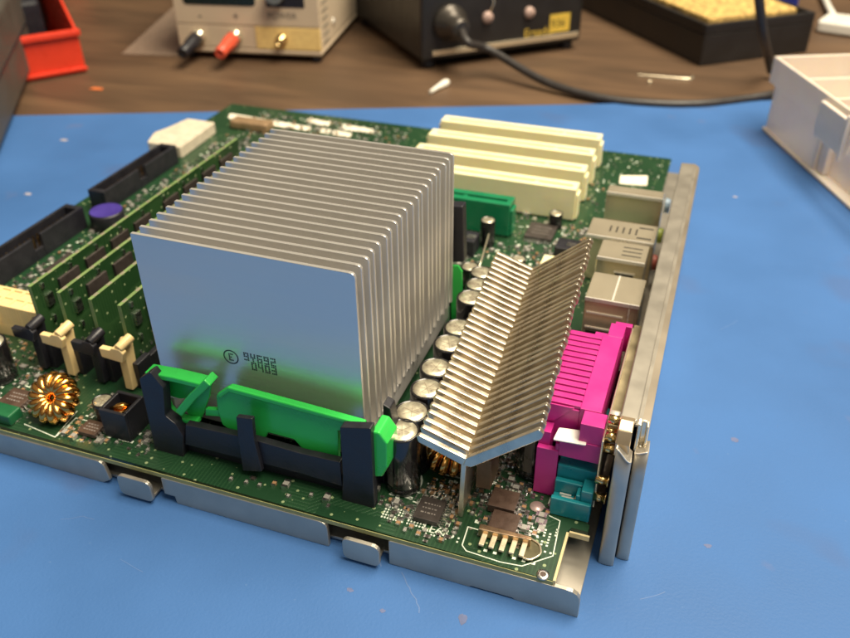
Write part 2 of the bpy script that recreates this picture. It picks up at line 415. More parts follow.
# --- memory sockets and latches
SX = (-18.45, -17.28, -16.05, -14.93)
for i, x in enumerate(SX):
    col = blackp
    mm = M().box(x-.32, x-.1, 3.9, 16.6, ZB, 2.0).box(x+.1, x+.32, 3.9, 16.6, ZB, 2.0).box(x-.1, x+.1, 3.9, 16.6, ZB, 1.45)
    mm.box(x-.36, x-.13, 3.2, 3.9, ZB, 2.15).box(x+.13, x+.36, 3.2, 3.9, ZB, 2.15).box(x-.13, x+.13, 3.2, 3.9, ZB, 1.4)
    mm.box(x-.36, x+.36, 16.6, 17.3, ZB, 2.15)
    o = mm.build('memory_socket', blackp, board, bevel=.03)
    lm = ivory if i % 2 else blackp
    l = M().prism([(2.95, ZB+.1), (3.35, ZB+.1), (3.45, 2.6), (3.5, 3.0), (3.3, 3.1), (3.0, 2.9)], 'x', x-.15, x+.15)
    l.prism(rpoly([(x-.62, 2.92), (x-.60, 2.56), (x+.2, 2.50), (x+.30, 2.88), (x+.18, 3.02), (x-.1, 3.02), (x-.2, 2.92)], .04), 'y', 2.74, 2.95)
    l.cyl((x+.10, 2.80, 3.0), (x+.24, 3.35, 3.16), .16, seg=12)
    l.build('latch', lm, o, bevel=.03)
    l = M().box(x-.12, x+.12, 16.95, 17.35, ZB+.1, 2.9).box(x-.35, x+.35, 17.35, 17.6, 2.6, 2.85)
    l.build('latch', lm, o, bevel=.03)

# --- ATX power connector, IDE connectors, white connector, buzzer
m = M(); x0, x1, y0, y1, zt = -24.5, -19.25, 4.25, 5.35, 2.45
m.box(x0, x1, y0, y1, ZB, 1.6).box(x0+.13, x1-.13, y0+.13, y1-.13, 1.601, zt-.05)
W = .5
for i in range(11): m.box(x0+i*(x1-x0-.12)/10, x0+i*(x1-x0-.12)/10+.12, y0, y1, 1.6, zt-.002*(i % 2))
for y in (y0, (y0+y1)/2-.06, y1-.12):
    for i in range(10):
        a = x0+i*(x1-x0-.12)/10+.12; b = x0+(i+1)*(x1-x0-.12)/10; m.box(a, b, y, y+.12, 1.6, zt)
m.box(-22.4, -21.4, y0-.22, y0, 1.5, 2.3)
m.build('power_connector', ivory, board, bevel=.02)
def ide(x0, x1, y0, y1, zt):
    m = M().box(x0, x0+.14, y0, y1, ZB, zt).box(x0+.14, x1-.14, y0, y0+.3, ZB, zt-.01).box(x0+.14, x1-.14, y1-.3, y1, ZB, zt-.01)
    ym = (y0+y1)/2
    m.box(x1-.14, x1, y0, ym-.25, ZB, zt).box(x1-.14, x1, ym+.25, y1, ZB, zt).box(x1-.14, x1, ym-.25, ym+.25, ZB, zt-.55)
    m.box(x0+.14, x1-.14, y0+.3, y1-.3, ZB, ZB+.3)
    o = m.build('drive_connector', blackp, board, bevel=.03)
    p = M(); y = y0+.5
    while y < y1-.4:
        for x in (x0+.33, x0+.58): p.box(x-.03, x+.03, y-.03, y+.03, ZB+.3, zt-.25)
        y += .254
    p.build('contact_pins', gold, o)
ide(-24.85, -23.95, 13.75, 19.6, 2.1); ide(-24.75, -23.85, 6.3, 12.2, 2.15)
m = M().prism(rpoly([(-26.17, 20.15), (-26.64, 21.46), (-26.34, 22.33), (-26.05, 23.84), (-24.28, 23.79), (-24.13, 20.13)], .12), 'z', ZB, 1.75)
m.build('side_connector', mat('pale_plastic', (0.66, 0.58, 0.45), .5), board, bevel=.05)
bz = M().lathe((-23.0, 12.6, ZB), [(.74, 0), (.76, .7), (.72, .78), (.0015, .78)]).build('buzzer', blackp, board)
M().cyl((-23.0, 12.6, ZB+.785), (-23.0, 12.6, ZB+.80), .70).build('round_sticker', purple, bz)

# --- toroidal choke with copper winding
def toroid(c, ax, Rm, rm, n, wr, name='toroid_coil'):
    ax = Vector(ax).normalized(); a = ax.orthogonal().normalized(); b = ax.cross(a); c = Vector(c)
    core = M(); N = 36
    L = []
    for i in range(N+1):
        t = 2*math.pi*i/N; u = a*math.cos(t)+b*math.sin(t)
        L.append([c+u*(Rm+rm*.8*math.cos(2*math.pi*k/14))+ax*rm*.8*math.sin(2*math.pi*k/14) for k in range(14)])
    core.ring(L, cap0=False, cap1=False)
    o = core.build(name, chipb, board)
    w = M()
    for j in range(n):
        pts = []
        for k in range(18):
            p = 2*math.pi*k/18; t = 2*math.pi*(j+.25*(1-math.cos(p))*0+.0)/n+ .10*math.sin(p)
            u = a*math.cos(t)+b*math.sin(t)
            pts.append(c+u*(Rm+rm*math.cos(p))+ax*rm*math.sin(p))
        # wire is thick outside, pinched towards the hole
        rr = [wr*(1.0+.75*math.cos(2*math.pi*k/18)*1) if False else wr*(1.15+.45*math.cos(2*math.pi*k/18)) for k in range(18)]
        w.tube(pts, rr, 8, closed=True)
    w.build('copper_winding', copper, o)
    return o
(tx_, ty_), = [(-16.33, 1.18)]
toroid((tx_, ty_, 1.85), (.12, -.72, .68), .41, .29, 14, .10)
toroid((-3.75, 3.2, 1.62), (0, 0, 1), .42, .30, 13, .10)

# --- square choke, small chips, header
def ic(x0, x1, y0, y1, h, m_, legs='x', n=8, text=True, name='chip'):
    o = M().box(x0, x1, y0, y1, ZB+.04, ZB+h).build(name, m_, board, bevel=.015)
    p = M()
    for i in range(n):
        if legs == 'x':
            y = y0+(i+.5)*(y1-y0)/n; w = (y1-y0)/n*.27
            for s, x in ((-1, x0), (1, x1)):
                p.box(x, x+s*.05, y-w, y+w, ZB+h*.45, ZB+h*.6); p.box(x+s*.05, x+s*.15, y-w, y+w, ZB, ZB+.035); p.box(x+s*.035, x+s*.055, y-w, y+w, ZB+.0351, ZB+h*.449)
        else:
            x = x0+(i+.5)*(x1-x0)/n; w = (x1-x0)/n*.27
            for s, y in ((-1, y0), (1, y1)):
                p.box(x-w, x+w, y, y+s*.05, ZB+h*.45, ZB+h*.6); p.box(x-w, x+w, y+s*.05, y+s*.15, ZB, ZB+.035); p.box(x-w, x+w, y+s*.035, y+s*.055, ZB+.0351, ZB+h*.449)
    p.build('chip_legs', solder, o)
    if text:
        q = M(); cx, cy = (x0+x1)/2, (y0+y1)/2; w = (x1-x0)*.3
        for k in range(3):
            yy = cy+(k-1)*(y1-y0)*.2; xx = cx-w
            while xx < cx+w:
                l = rnd.uniform(.03, .09); q.add([(xx, yy-.02, ZB+h+.002), (xx+l, yy-.02, ZB+h+.002), (xx+l, yy+.025, ZB+h+.002), (xx, yy+.025, ZB+h+.002)], [(0, 1, 2, 3)]); xx += l+.035
        q.build('chip_marking', mat('chip_print', (0.25, 0.22, 0.2), .6), o)
    return o
(cx, cy), = [(-3.72, 1.16)]
ic(cx-.36, cx+.36, cy-.42, cy+.42, .2, chipm, 'x', 10)
(cx, cy), = [(-1.84, 2.11)]
ic(cx-.40, cx+.36, cy-.36, cy+.36, .3, chipb, 'x', 4, text=False)
(cx, cy), = [(-1.62, 1.30)]
ic(cx-.40, cx+.36, cy-.36, cy+.36, .3, chipb, 'x', 4, text=False)
(cx, cy), = [(-14.83, 0.91)]
ic(cx-.35, cx+.3, cy-.3, cy+.3, .18, chipb, 'x', 4)
(cx, cy), = [(-18.04, 1.29)]
ic(cx-.5, cx+.4, cy-.4, cy+.4, .22, chipb, 'x', 6)
(cx, cy), = [(-4.21, 18.03)]
ic(cx-.9, cx+.3, cy-.7, cy+.7, .22, chipm, 'y', 12)
ic(-20.9, -19.7, 19.5, 20.8, .2, chipm, 'x', 12); ic(-22.9, -21.2, 8.2, 9.8, .2, chipm, 'x', 12)
ic(-21.5, -19.9, 13.0, 14.6, .2, chipm, 'y', 12); ic(-18.0, -15.0, 20.0, 23.0, .2, chipm, 'y', 20)
# square choke
(cx, cy), = [(-13.83, 1.36)]
m = M().box(cx-.5, cx+.45, cy-.5, cy-.38, ZB, 2.2).box(cx-.5, cx+.45, cy+.38, cy+.5, ZB, 2.2).box(cx-.5, cx-.38, cy-.38, cy+.38, ZB, 2.2).box(cx+.33, cx+.45, cy-.38, cy+.38, ZB, 2.2).box(cx-.38, cx+.33, cy-.38, cy+.38, ZB, 1.7)
o = m.build('square_choke', blackp, board, bevel=.03)
M().cyl((cx-.05, cy-.05, 1.7), (cx-.05, cy-.05, 2.05), .22, seg=16).tube([(cx-.3, cy-.2, 2.05), (cx, cy-.1, 2.16), (cx+.2, cy+.15, 2.05)], .05).build('copper_core', copper, o)
# black power transistors near the slots
for (x, y), w in zip([(-2.94, 16.28), (-7.02, 15.61)], (.55, .3)):
    o = M().box(x-w, x+w, y-.45, y+.45, ZB, 1.85).build('relay_block', blackp, board, bevel=.03)
    M().box(x-.1, x+.25, y-.2, y+.1, 1.852, 1.88).build('metal_tab', solder, o)
(x, y), = [(-3.00, 14.63)]
M().box(x-.75, x+.6, y-.5, y+.5, ZB, 1.85).build('cream_socket', cream, board, bevel=.04)
# bent wire near the capacitors
p = [(-6.11, 15.22), (-5.84, 12.76)]; q = [(-6.18, 12.91)]
M().tube([(p[0][0], p[0][1], 2.3), (p[1][0], p[1][1], 1.9), (p[1][0]+.1, p[1][1]-.5, 1.2)], .035).build('wire_lead', tin, board)
# front header with five blades and the chamfered outline round it
m = M()
hb = [(-1.75, 0.62), (-1.48, 0.62), (-1.20, 0.61), (-0.93, 0.62), (-0.66, 0.61)]
hb = [(x, y) for x, y in hb]
for x, y in hb[:5]: m.box(x-.07-.28, x+.07-.28, y-.26+.05, y+.32+.05, ZB+.12, ZB+.2)
h = m.build('pin_header', mat('cream_contact', (0.86, 0.72, 0.5), .3, .3), board, bevel=.02)
(xa, ya), (xb, yb) = [(-2.17, 0.89), (-0.80, 0.93)]
M().prism([(xa-.05, ya-.1), (xb, yb-.06), (xb, yb+.06), (xa-.05, ya+.1)], 'z', ZB+.05, ZB+.34).build('header_bar', mat('bronze', (0.60, 0.42, 0.25), .3, .9), h, bevel=.02)
oval = [(-0.96, 1.18), (-0.57, 1.03), (-0.46, 0.71), (-0.69, 0.42), (-0.94, 0.44)]
M().prism(rpoly(oval, .12), 'z', ZB, ZB+.07).build('mounting_clip', mat('olive_metal', (0.12, 0.11, 0.06), .35, .6), board, bevel=.02)
M().tube([(x, y, ZB+.09) for x, y in rpoly(oval, .12)], .03, 6, closed=True).build('clip_rim', tin, board)
(x, y), = [(-0.28, 0.14)]
o = M().lathe((x, y, ZB), [(.17, 0), (.17, .03), (.1, .035), (.0015, .035)], 20).build('solder_ring', solder, board)
M().cyl((x, y, ZB+.036), (x, y, ZB+.045), .08, seg=16).build('ring_hole', chipb, o)
(x, y), = [(-0.97, 2.38)]
M().lathe((x, y, ZB), [(.20, 0), (.20, .03), (.0015, .035)], 20).build('solder_pad', mat('pinkish_solder', (0.6, 0.45, 0.42), .4, .5), board)

# --- silkscreen lines, pads and lettering printed on the board
m = M(); Z = ZB+.004
m.ribbon([(-2.54, 0.39), (-2.58, 1.05), (-2.18, 1.04)], .035, Z); m.ribbon([(-2.54, 0.39), (-2.38, 0.24), (-1.43, 0.18), (-0.86, 0.24), (-0.17, 0.83), (-0.25, 2.09), (-0.61, 2.19)], .03, Z)
m.ribbon([(-17.14, 0.48), (-15.79, 0.30), (-15.96, 1.56)], .035, Z)
m.ribbon([(-15.77, 0.36), (-15.77, 1.26), (-15.16, 1.27)], .03, Z)
m.ribbon([(-15.62, 0.41), (-15.73, 0.92)], .06, Z)
tag(m.build('silkscreen_line', silk, board), kind='stuff'); m = M()
for cx_, cy_ in ((-4.96, 2.1),):
    m.ribbon([(cx_+.62*math.cos(R(a)), cy_+.62*math.sin(R(a))) for a in range(-100, 60, 12)], .06, Z)
m.build('silkscreen_line', silk, board); m = M()
def dots(x0, x1, y0, y1, nx, ny, w, h, drop=.1):
    for i in range(nx):
        for j in range(ny):
            if rnd.random() < drop: continue
            x = x0+(x1-x0)*i/max(1, nx-1); y = y0+(y1-y0)*j/max(1, ny-1)
            m.add([(x-w, y-h, Z), (x+w, y-h, Z), (x+w, y+h, Z), (x-w, y+h, Z)], [(0, 1, 2, 3)])
dots(-4.95, -4.35, .62, 1.02, 8, 5, .025, .03, .05)
dots(-4.2, -3.75, .62, 1.05, 6, 5, .025, .03, .1)
dots(-3.6, -2.7, .45, .58, 12, 2, .025, .03, .3)
dots(-1.9, -.6, .42, .42, 6, 1, .05, .04, .2)
dots(-.55, -.25, .9, 1.75, 3, 9, .03, .03, .3)
dots(-.9, -.7, .9, 1.75, 2, 7, .03, .03, .2)
dots(-13.8, -13.4, .9, 1.3, 5, 2, .06, .05, .2)
dots(-12.9, -12.5, 1.6, 2.2, 3, 3, .03, .03, .2)
tag(m.build('silkscreen_print', silk, board), kind='stuff')
m = M()
def lands(x0, x1, y0, y1, n):
    for _ in range(n):
        x = rnd.uniform(x0, x1); y = rnd.uniform(y0, y1)
        w, h = rnd.choice(((.03, .05), (.05, .03), (.03, .03), (.06, .06), (.12, .02), (.02, .12)))
        m.add([(x-w, y-h, Z-.001), (x+w, y-h, Z-.001), (x+w, y+h, Z-.001), (x-w, y+h, Z-.001)], [(0, 1, 2, 3)], rnd.random() < .35)
for z_ in ((-5.0, -3.0, .9, 3.4, 130), (-2.5, -.6, .8, 4.4, 150), (-15.8, -12.6, .4, 2.6, 90), (-20.5, -17, .5, 3.2, 140), (-23.6, -19, 5.6, 19.5, 600), (-23.5, -14, 19, 27.5, 700), (-8, -2.5, 12, 18.8, 350), (-3.3, -.3, 20.5, 27.5, 90), (-8, -1.5, 12, 16, 120)):
    lands(*z_)
tag(m.build('solder_lands', [solder, silk], board), kind='stuff')
sil2 = M(); labm = mat('label_paper', (0.86, 0.80, 0.66), .6)
for q in ([(-25.16, 26.72), (-19.60, 26.25), (-19.49, 25.65), (-24.85, 25.97)], [(-20.38, 27.46), (-18.91, 27.29), (-18.81, 26.67), (-20.27, 26.84)], [(-18.13, 27.22), (-16.21, 27.06), (-15.88, 26.55), (-17.92, 26.49)], [(-19.05, 26.27), (-17.09, 26.15), (-16.96, 25.58), (-18.90, 25.70)]):
    M().prism(rpoly(q, .12), 'z', ZB, ZB+.02).build('paper_label', labm, board)
(x, y), = [(-22.74, 25.06)]
M().box(x-1.2, x+1.2, y-.45, y+.45, ZB, 1.6).build('crystal_can', mat('tan_can', (0.45, 0.30, 0.17), .4, .5), board, bevel=.12)
sil2.prism(rpoly([(-2.19, 25.23), (-0.88, 25.67), (-0.77, 24.49), (-2.09, 24.28)], .1), 'z', ZB, ZB+.04)
sil2.build('paper_label', labm, board)
lettering('printed_code', 'LE633', .38, silk, board, (-3.75, .52, Z+.002), (0, 0, 0))

# --- surface-mount parts: one hundred of the nearest as parts, the rest as one mass
def smd(mm, x, y, a, l, w, h, body, z=ZB):
    c_, s_ = math.cos(a), math.sin(a)
    def bx(u0, u1, v, z1, mi):
        P = [(x+u*c_-q*s_, y+u*s_+q*c_, zz) for zz in (z, z1) for q in (-v, v) for u in (u0, u1)]
        mm.add(P, [(0, 2, 3, 1), (4, 5, 7, 6), (0, 1, 5, 4), (2, 6, 7, 3), (0, 4, 6, 2), (1, 3, 7, 5)], mi)
    bx(-l/2, -l/2+l*.26, w/2, z+h, 0); bx(l/2-l*.26, l/2, w/2, z+h, 0); bx(-l/2+l*.26, l/2-l*.26, w/2*.94, z+h*.95, body)
smats = [solder, brownb, chipm, mat('grey_ceramic', (0.32, 0.31, 0.28), .4)]
protos = []
for k, (l, w, h, b) in enumerate(((.2, .12, .09, 1), (.2, .12, .05, 2), (.16, .09, .08, 3), (.14, .08, .05, 2))):
    mm = M(); smd(mm, 0, 0, 0, l, w, h, b, z=0); me = mm.build('chip_component', smats, None, local=True)
    protos.append(me.data); bpy.data.objects.remove(me)
def inside(poly, x, y):
    c_ = False
    for i in range(len(poly)):
        (x1, y1), (x2, y2) = poly[i-1], poly[i]
        if (y1 > y) != (y2 > y) and x < (x2-x1)*(y-y1)/(y2-y1)+x1: c_ = not c_
    return c_
keep = []   # occupied rectangles
for o in kids(board):
    if o.name.startswith(('capacitor', 'chip', 'square', 'toroid', 'relay', 'pin', 'cream_s', 'mounting', 'solder_ring', 'solder_pad', 'header')):
        xs = [v.co.x/S+o.location.x/S for v in o.data.vertices]; ys = [v.co.y/S+o.location.y/S for v in o.data.vertices]
        keep.append((min(xs)-12-.12, max(xs)-12+.12, min(ys)+14-.1, max(ys)+14+.1))
def free(x, y): return not any(a < x < b and c_ < y < d_ for a, b, c_, d_ in keep)
near = [[(-4.85, 0.53), (-4.60, 1.52), (-4.32, 2.42), (-3.40, 3.09), (-2.75, 0.69), (-3.35, 0.11)], [(-2.60, 1.31), (-3.31, 3.12), (-2.91, 4.40), (-1.81, 5.02), (-1.41, 3.13), (-0.82, 2.72), (-0.78, 1.95), (-2.24, 1.06)]]
cnt = 0
for poly, n in ((near[0], 50), (near[1], 50)):
    xs = [p[0] for p in poly]; ys = [p[1] for p in poly]; t = 0; placed = []
    while n > 0 and t < 6000:
        t += 1
        x = round(rnd.uniform(min(xs), max(xs))/.13)*.13; y = round(rnd.uniform(min(ys), max(ys))/.17)*.17
        if not inside(poly, x, y) or not free(x, y) or (x, y) in placed: continue
        if any(abs(x-a) < .16 and abs(y-b) < .16 for a, b in placed): continue
        placed.append((x, y)); n -= 1
        if cnt < 100:
            o = bpy.data.objects.new('chip_component', rnd.choice(protos)); scene.collection.objects.link(o); o.parent = board
            o.location = ((x+12)*S, (y-14)*S, (ZB-.95)*S); o.rotation_euler = (0, 0, R(rnd.choice((0, 90)))); cnt += 1
(gx, gy), = [(-17.77, 0.54)]
M().box(gx-1.2, gx+.35, gy-.3, gy+.25, ZB, 1.5).build('green_block', mat('dark_green_plastic', (0.01, 0.11, 0.04), .4), board, bevel=.05)
mass = M()
def scatter(x0, x1, y0, y1, n):
    pl = []
    for _ in range(n*4):
        if len(pl) >= n: break
        x = rnd.uniform(x0, x1); y = rnd.uniform(y0, y1)
        if not free(x, y) or any(abs(x-a) < .19 and abs(y-b) < .17 for a, b in pl): continue
        pl.append((x, y)); l, w, h, b = rnd.choice(((.2, .12, .09, 1), (.2, .12, .05, 2), (.16, .09, .08, 3), (.14, .08, .05, 2), (.3, .18, .14, 3)))
        smd(mass, x, y, R(rnd.choice((0, 90))), l, w, h, b)
for z_ in ((-5.0, -3.0, 1.0, 3.4, 60), (-2.5, -1.3, 1.4, 4.4, 60), (-1.6, -.6, .8, 2.6, 30), (-20.5, -17.3, .5, 3.0, 70), (-15.6, -12.6, .45, 2.6, 42),
           (-8.0, -2.5, 12.0, 16.8, 130), (-4.8, -2.5, 15.5, 19.0, 50), (-23.6, -19.0, 5.6, 19.5, 330), (-23.5, -14.0, 19.0, 27.5, 330), (-23.5, -19.0, .6, 4.0, 120), (-12.5, -3.0, 18.8, 19.9, 40),
           (-3.3, -.3, 21.5, 24.5, 26), (-5.6, -4.3, 1.0, 1.6, 8), (-2.6, -1.5, 4.0, 11.5, 60), (-4.4, -3.0, 3.2, 11.5, 60), (-11.0, -6.5, .4, .9, 10)):
    scatter(*z_)
tag(mass.build('surface_mount_parts', smats, board), kind='stuff')
# through-hole joints and small pads near the slots
mm = M()
for k in range(120):
    x = rnd.uniform(-2.6, -1.3) if k % 2 else rnd.uniform(-4.2, -3.1); y = rnd.uniform(1.2, 4.5)
    if free(x, y): mm.lathe((x, y, ZB), [(.045, 0), (.03, .03), (.001, .045)], 8)
tag(mm.build('solder_joints', solder, board), kind='stuff')

# --- rear connectors along the right edge
def can(name, x0, x1, y0, y1, zt, m_=None):
    return M().box(x0, x1, y0, y1, ZB+.02, zt).build(name, m_ or tin, board, bevel=.035)
darkslot = mat('dark_opening', (0.02, 0.018, 0.015), .5)
def slits(o, rects, zt, m_=darkslot):
    q = M()
    for x0, x1, y0, y1 in rects: q.box(x0, x1, y0, y1, zt-.02, zt+.003)
    q.build('slot_opening', m_, o)
def can_at(name, edge, zt, depth, m_=None, face=None):
    (xa, ya), (xb, yb) = edge; y0 = (ya+yb)/2
    c = can(name, xa, xb, y0, y0+depth, zt, m_)
    M().box(xa+.01, xb-.01, y0-.06, y0-.005, zt-.10, zt+.03).build('bright_rim', tinw, c)
    return c, xa, xb, y0
c1, xa, xb, y0 = can_at('audio_jack_housing', [(-2.03, 19.10), (0.32, 18.99)], 3.1, .75)
c2, xa, xb, y0 = can_at('audio_jack_housing', [(-2.16, 15.02), (0.43, 15.06)], 3.1, 1.5)
slits(c2, [(xa+.8+.25*k, xa+.86+.25*k, y0+.5, y0+1.0) for k in range(5)]+[(xb-.7, xb-.15, y0+.25, y0+.36), (xb-.7, xb-.15, y0+1.1, y0+1.2)], 3.1)
c3, xa, xb, y0 = can_at('usb_housing', [(-1.40, 12.92), (0.33, 12.91)], 3.4, 1.35)
slits(c3, [(xb-.9, xb-.2, y0+.35+.3*k, y0+.42+.3*k) for k in range(3)], 3.4)
c4, xa, xb, y0 = can_at('usb_housing', [(-1.27, 9.88), (0.54, 9.92)], 3.5, 1.75)
M().box((xa+xb)/2-.03, (xa+xb)/2+.03, y0+.05, y0+1.7, 3.5, 3.52).build('seam', tinw, c4)
M().box(xa+.1, xb-.5, y0-.03, y0-.001, 2.9, 2.96).box(xa+.1, xb-.3, y0-.03, y0-.001, 2.3, 2.36).box(xb-.35, xb-.30, y0-.03, y0-.001, 1.6, 3.3).build('shell_seam', tinw, c4)
M().box(xa+.15, xb-.6, y0-.025, y0-.001, 1.5, 2.2).build('slot_opening', darkslot, c4)
e3 = c3.data.vertices; x3 = max(v.co.x for v in e3)/S+BASE[c3.name][0]; y3 = min(v.co.y for v in e3)/S+BASE[c3.name][1]
M().box(x3-1.0, x3-.35, y3-.03, y3-.001, 2.5, 2.85).build('slot_opening', darkslot, c3)
M().box(x3-1.05, x3-.3, y3-.05, y3-.031, 2.86, 2.91).box(x3-.9, x3-.5, y3-.06, y3-.031, 2.62, 2.68).build('spring_tab', tinw, c3)
e1_ = c1.data.vertices; x1_ = max(v.co.x for v in e1_)/S+BASE[c1.name][0]; x0_ = min(v.co.x for v in e1_)/S+BASE[c1.name][0]; y1_ = min(v.co.y for v in e1_)/S+BASE[c1.name][1]
M().box(x0_+.03, x1_-.03, y1_-.2, y1_-.001, ZB+.02, 1.75).build('moulded_base', mat('brown_base', (0.10, 0.06, 0.035), .4), c1, bevel=.03)
M().box(x0_+.1, x1_-.2, y1_+.9, y1_+1.0, ZB+.02, 2.6).build('rear_fold', tinw, c1, bevel=.02)
c5 = can('network_jack_housing', -1.6, .4, 7.95, 9.2, 2.2, chipb)
for (y, z), mj in zip([(20.51, 2.13), (18.46, 1.71), (17.03, 1.19)], (blue_j, lime_j, pink_j)):
    M().cyl((.36, y, z), (.58, y, z), .34, .31, seg=20).build('jack_ring', mj, board, bevel=.03)
# magenta parallel port above a teal serial port
MZ = 4.0
par = thing_dummy = None
m = M()
y = 3.55; 
ys0, ys1 = 3.55, 7.15
n = 13; p_ = (ys1-ys0)/n
m.box(-1.22, -.25, ys0, ys1, 2.6, MZ-.12)
for k in range(n): m.box(-1.22, -.25, ys0+k*p_+.05, ys0+(k+1)*p_-.02, MZ-.12, MZ)
m.box(-.25, .32, ys0-.02, ys1+.02, 2.5, MZ+.004)
m.box(-.12, .34, ys1+.02, ys1+.75, 2.5, MZ); m.box(-.5, -.12, ys1+.02, ys1+.2, 2.6, MZ-.05)
m.box(.0, .52, ys1+.75, ys1+.95, 3.0, MZ-.05)
m.box(-.12, .50, 2.95, ys0-.02, 2.72, MZ-.02)
m.box(-1.22, -.9, 3.1, ys0, 1.14, 3.3)      # left leg
m.box(-1.22, -.62, 2.92, 3.1, 1.14, 2.85)
m.box(-.62, .50, 2.92, 2.95, 2.72, 3.35)
m.box(-.72, -.12, 2.95, 3.3, 2.72, 3.1)
m.box(-1.2, -.9, 3.55, 7.6, 1.14, 2.6); m.box(-.9, .3, 7.2, 7.6, 1.14, 2.5)
m.prism([(-1.2, 3.98), (-.4, 3.98), (-.9, 3.4), (-1.2, 3.35)], 'y', 3.5, 3.549)
par = m.build('parallel_port', magenta, board, bevel=.03)
M().prism(rpoly([(-0.73, 3.31), (0.05, 3.41), (0.10, 2.84), (-0.78, 2.78)], .05), 'z', 3.33, 3.38).build('white_tab', whitep, par, bevel=.02)
m = M()
m.box(-.60, .50, 2.25, 2.40, 1.12, 1.75).box(-.60, .50, 2.40, 2.92, 1.12, 1.5).box(.18, .50, 2.40, 2.92, 1.5, 2.1).box(-.6, .18, 2.75, 2.92, 1.5, 1.95)
m.box(-.6, .50, 2.96, 5.8, 1.12, 2.35).box(.05, .18, 2.40, 2.75, 1.5, 1.9)
sp_ = m.build('serial_port', teal, board, bevel=.03)
M().cyl((.0, 2.6, 1.62), (.45, 2.6, 1.62), .05, seg=10).cyl((.1, 2.5, 1.82), (.1, 2.72, 1.82), .05, seg=10).build('contact_pins', gold, sp_)
M().box(-.35, .0, 2.47, 2.62, 1.5, 1.56).box(-.42, -.1, 2.66, 2.72, 1.5, 1.56).build('contact_pins', tinw, sp_)
mm = M()
for yy, zz in ((2.7, 1.75), (2.75, 2.35), (3.3, 3.6), (3.25, 3.05)): mm.cyl((.48, yy, zz), (.80, yy, zz), .13, seg=6).cyl((.80, yy, zz), (.84, yy, zz), .17, seg=16)
mm.build('jack_screws', gold, board)
mm = M()
mm.box(.50, .56, 2.7, 8.2, 1.3, 3.75)
mm.build('port_flange', tin, board, bevel=.02)

# ---------------------------------------------------------------- rear panel (leans slightly over the ports)
panel = thing('rear_panel', 'tall galvanised steel rear panel with rounded flanges along the right side of the motherboard', 'panel', (1.2, 11, 0))
ye = 20.4
M().box(1.44, 1.52, 2.5, ye, .05, 4.05).build('outer_sheet', steel, panel, bevel=.03)
M().prism(rpoly([(.84, 3.15), (1.30, 3.15), (1.30, ye-.1), (.74, ye-.1)], [.08, .25, .3, .3], 6), 'z', 4.16, 4.26).build('top_flange', steel, panel, bevel=.035)
m = M().prism(rpoly([(1.36, 3.0), (1.62, 2.5), (1.50, ye+.05), (1.30, ye+.35), (.74, ye+.30), (.74, ye+.0), (1.22, ye)], .06), 'z', 4.02, 4.12)
m.build('outer_lip', mat('brownish_steel', (0.45, 0.39, 0.31), .38, .75, .05, 70, rvar=0.05), panel, bevel=.035)
M().box(1.24, 1.40, 3.2, ye-.1, 4.06, 4.13).build('flange_web', steel, panel)
M().box(.96, 1.02, 3.0, ye-.3, .12, 4.1).build('inner_sheet', steel, panel)
M().box(.53, .955, 3.3, 8.6, 3.55, 3.62).build('inner_ledge', mat('brass_toned_sheet', (0.50, 0.42, 0.26), .35, .7, .12, 200), panel, bevel=.02)
def column(xa, xb, yf, zl, zr, name):
    L = []; n = 12
    for q in (0.0, .01, .08, .25, .5, .75, 1.0):
        row = []
        for k in range(n+1):
            t = k/n; e = t*t*(3-2*t); x = xa+(xb-xa)*t
            y = yf-.055*math.sin(math.pi*t)**.5*(.6 if q == 0 else 1)-.0
            row.append((x, y, q*(zl+(zr-zl)*e)))
        row += [(xb-.03, yf+.42, row[-1][2]), (xa+.03, yf+.42, row[0][2])]
        L.append(row)
    M().ring(L).build(name, steel, panel)
    rim = [(p[0], p[1]-.005, p[2]) for p in L[-1][:n+1]]
    return rim
r1 = column(.93, 1.35, 1.98, 4.28, 3.92, 'end_flange')
r2 = column(1.37, 1.72, 2.32, 3.98, 4.10, 'end_flange')
M().tube(r1[1:-1], .018, 6).build('flange_rim', tinw, panel); M().tube(r2[1:-1], .018, 6).build('flange_rim', tinw, panel)
h1 = [(2.12, 3.90), (2.12, 4.30), (2.3, 4.62), (2.6, 4.72), (3.0, 4.50), (3.3, 4.15), (3.3, 4.05), (2.95, 4.38), (2.6, 4.58), (2.4, 4.5), (2.24, 4.25), (2.24, 3.85)]
M().prism(h1, 'x', .88, 1.24).build('spring_hook', mat('warm_steel', (0.74, 0.57, 0.36), .32, .85, .1, 150), panel, bevel=.03)
m = M().prism([(2.45, 3.9), (2.75, 3.9), (2.75, 4.75), (2.55, 4.7)], 'x', 1.33, 1.42).prism([(2.62, 3.9), (2.75, 3.9), (2.75, 4.75), (2.68, 4.72)], 'x', 1.42, 1.55).prism([(2.45, 3.9), (2.75, 3.9), (2.75, 4.72), (2.58, 4.66)], 'x', 1.55, 1.60)
m.build('spring_hook', tin, panel, bevel=.02)
m = M()
for zz, yy in ((4.1, 3.25), (3.75, 2.95), (3.4, 2.9)):
    m.cyl((.56, yy, zz), (.84, yy, zz), .13, seg=14)
m.build('coil_post', gold, panel)
M().cyl((.55, 3.55, 3.95), (.84, 3.55, 3.95), .17, seg=14).build('rivet', tinw, panel)

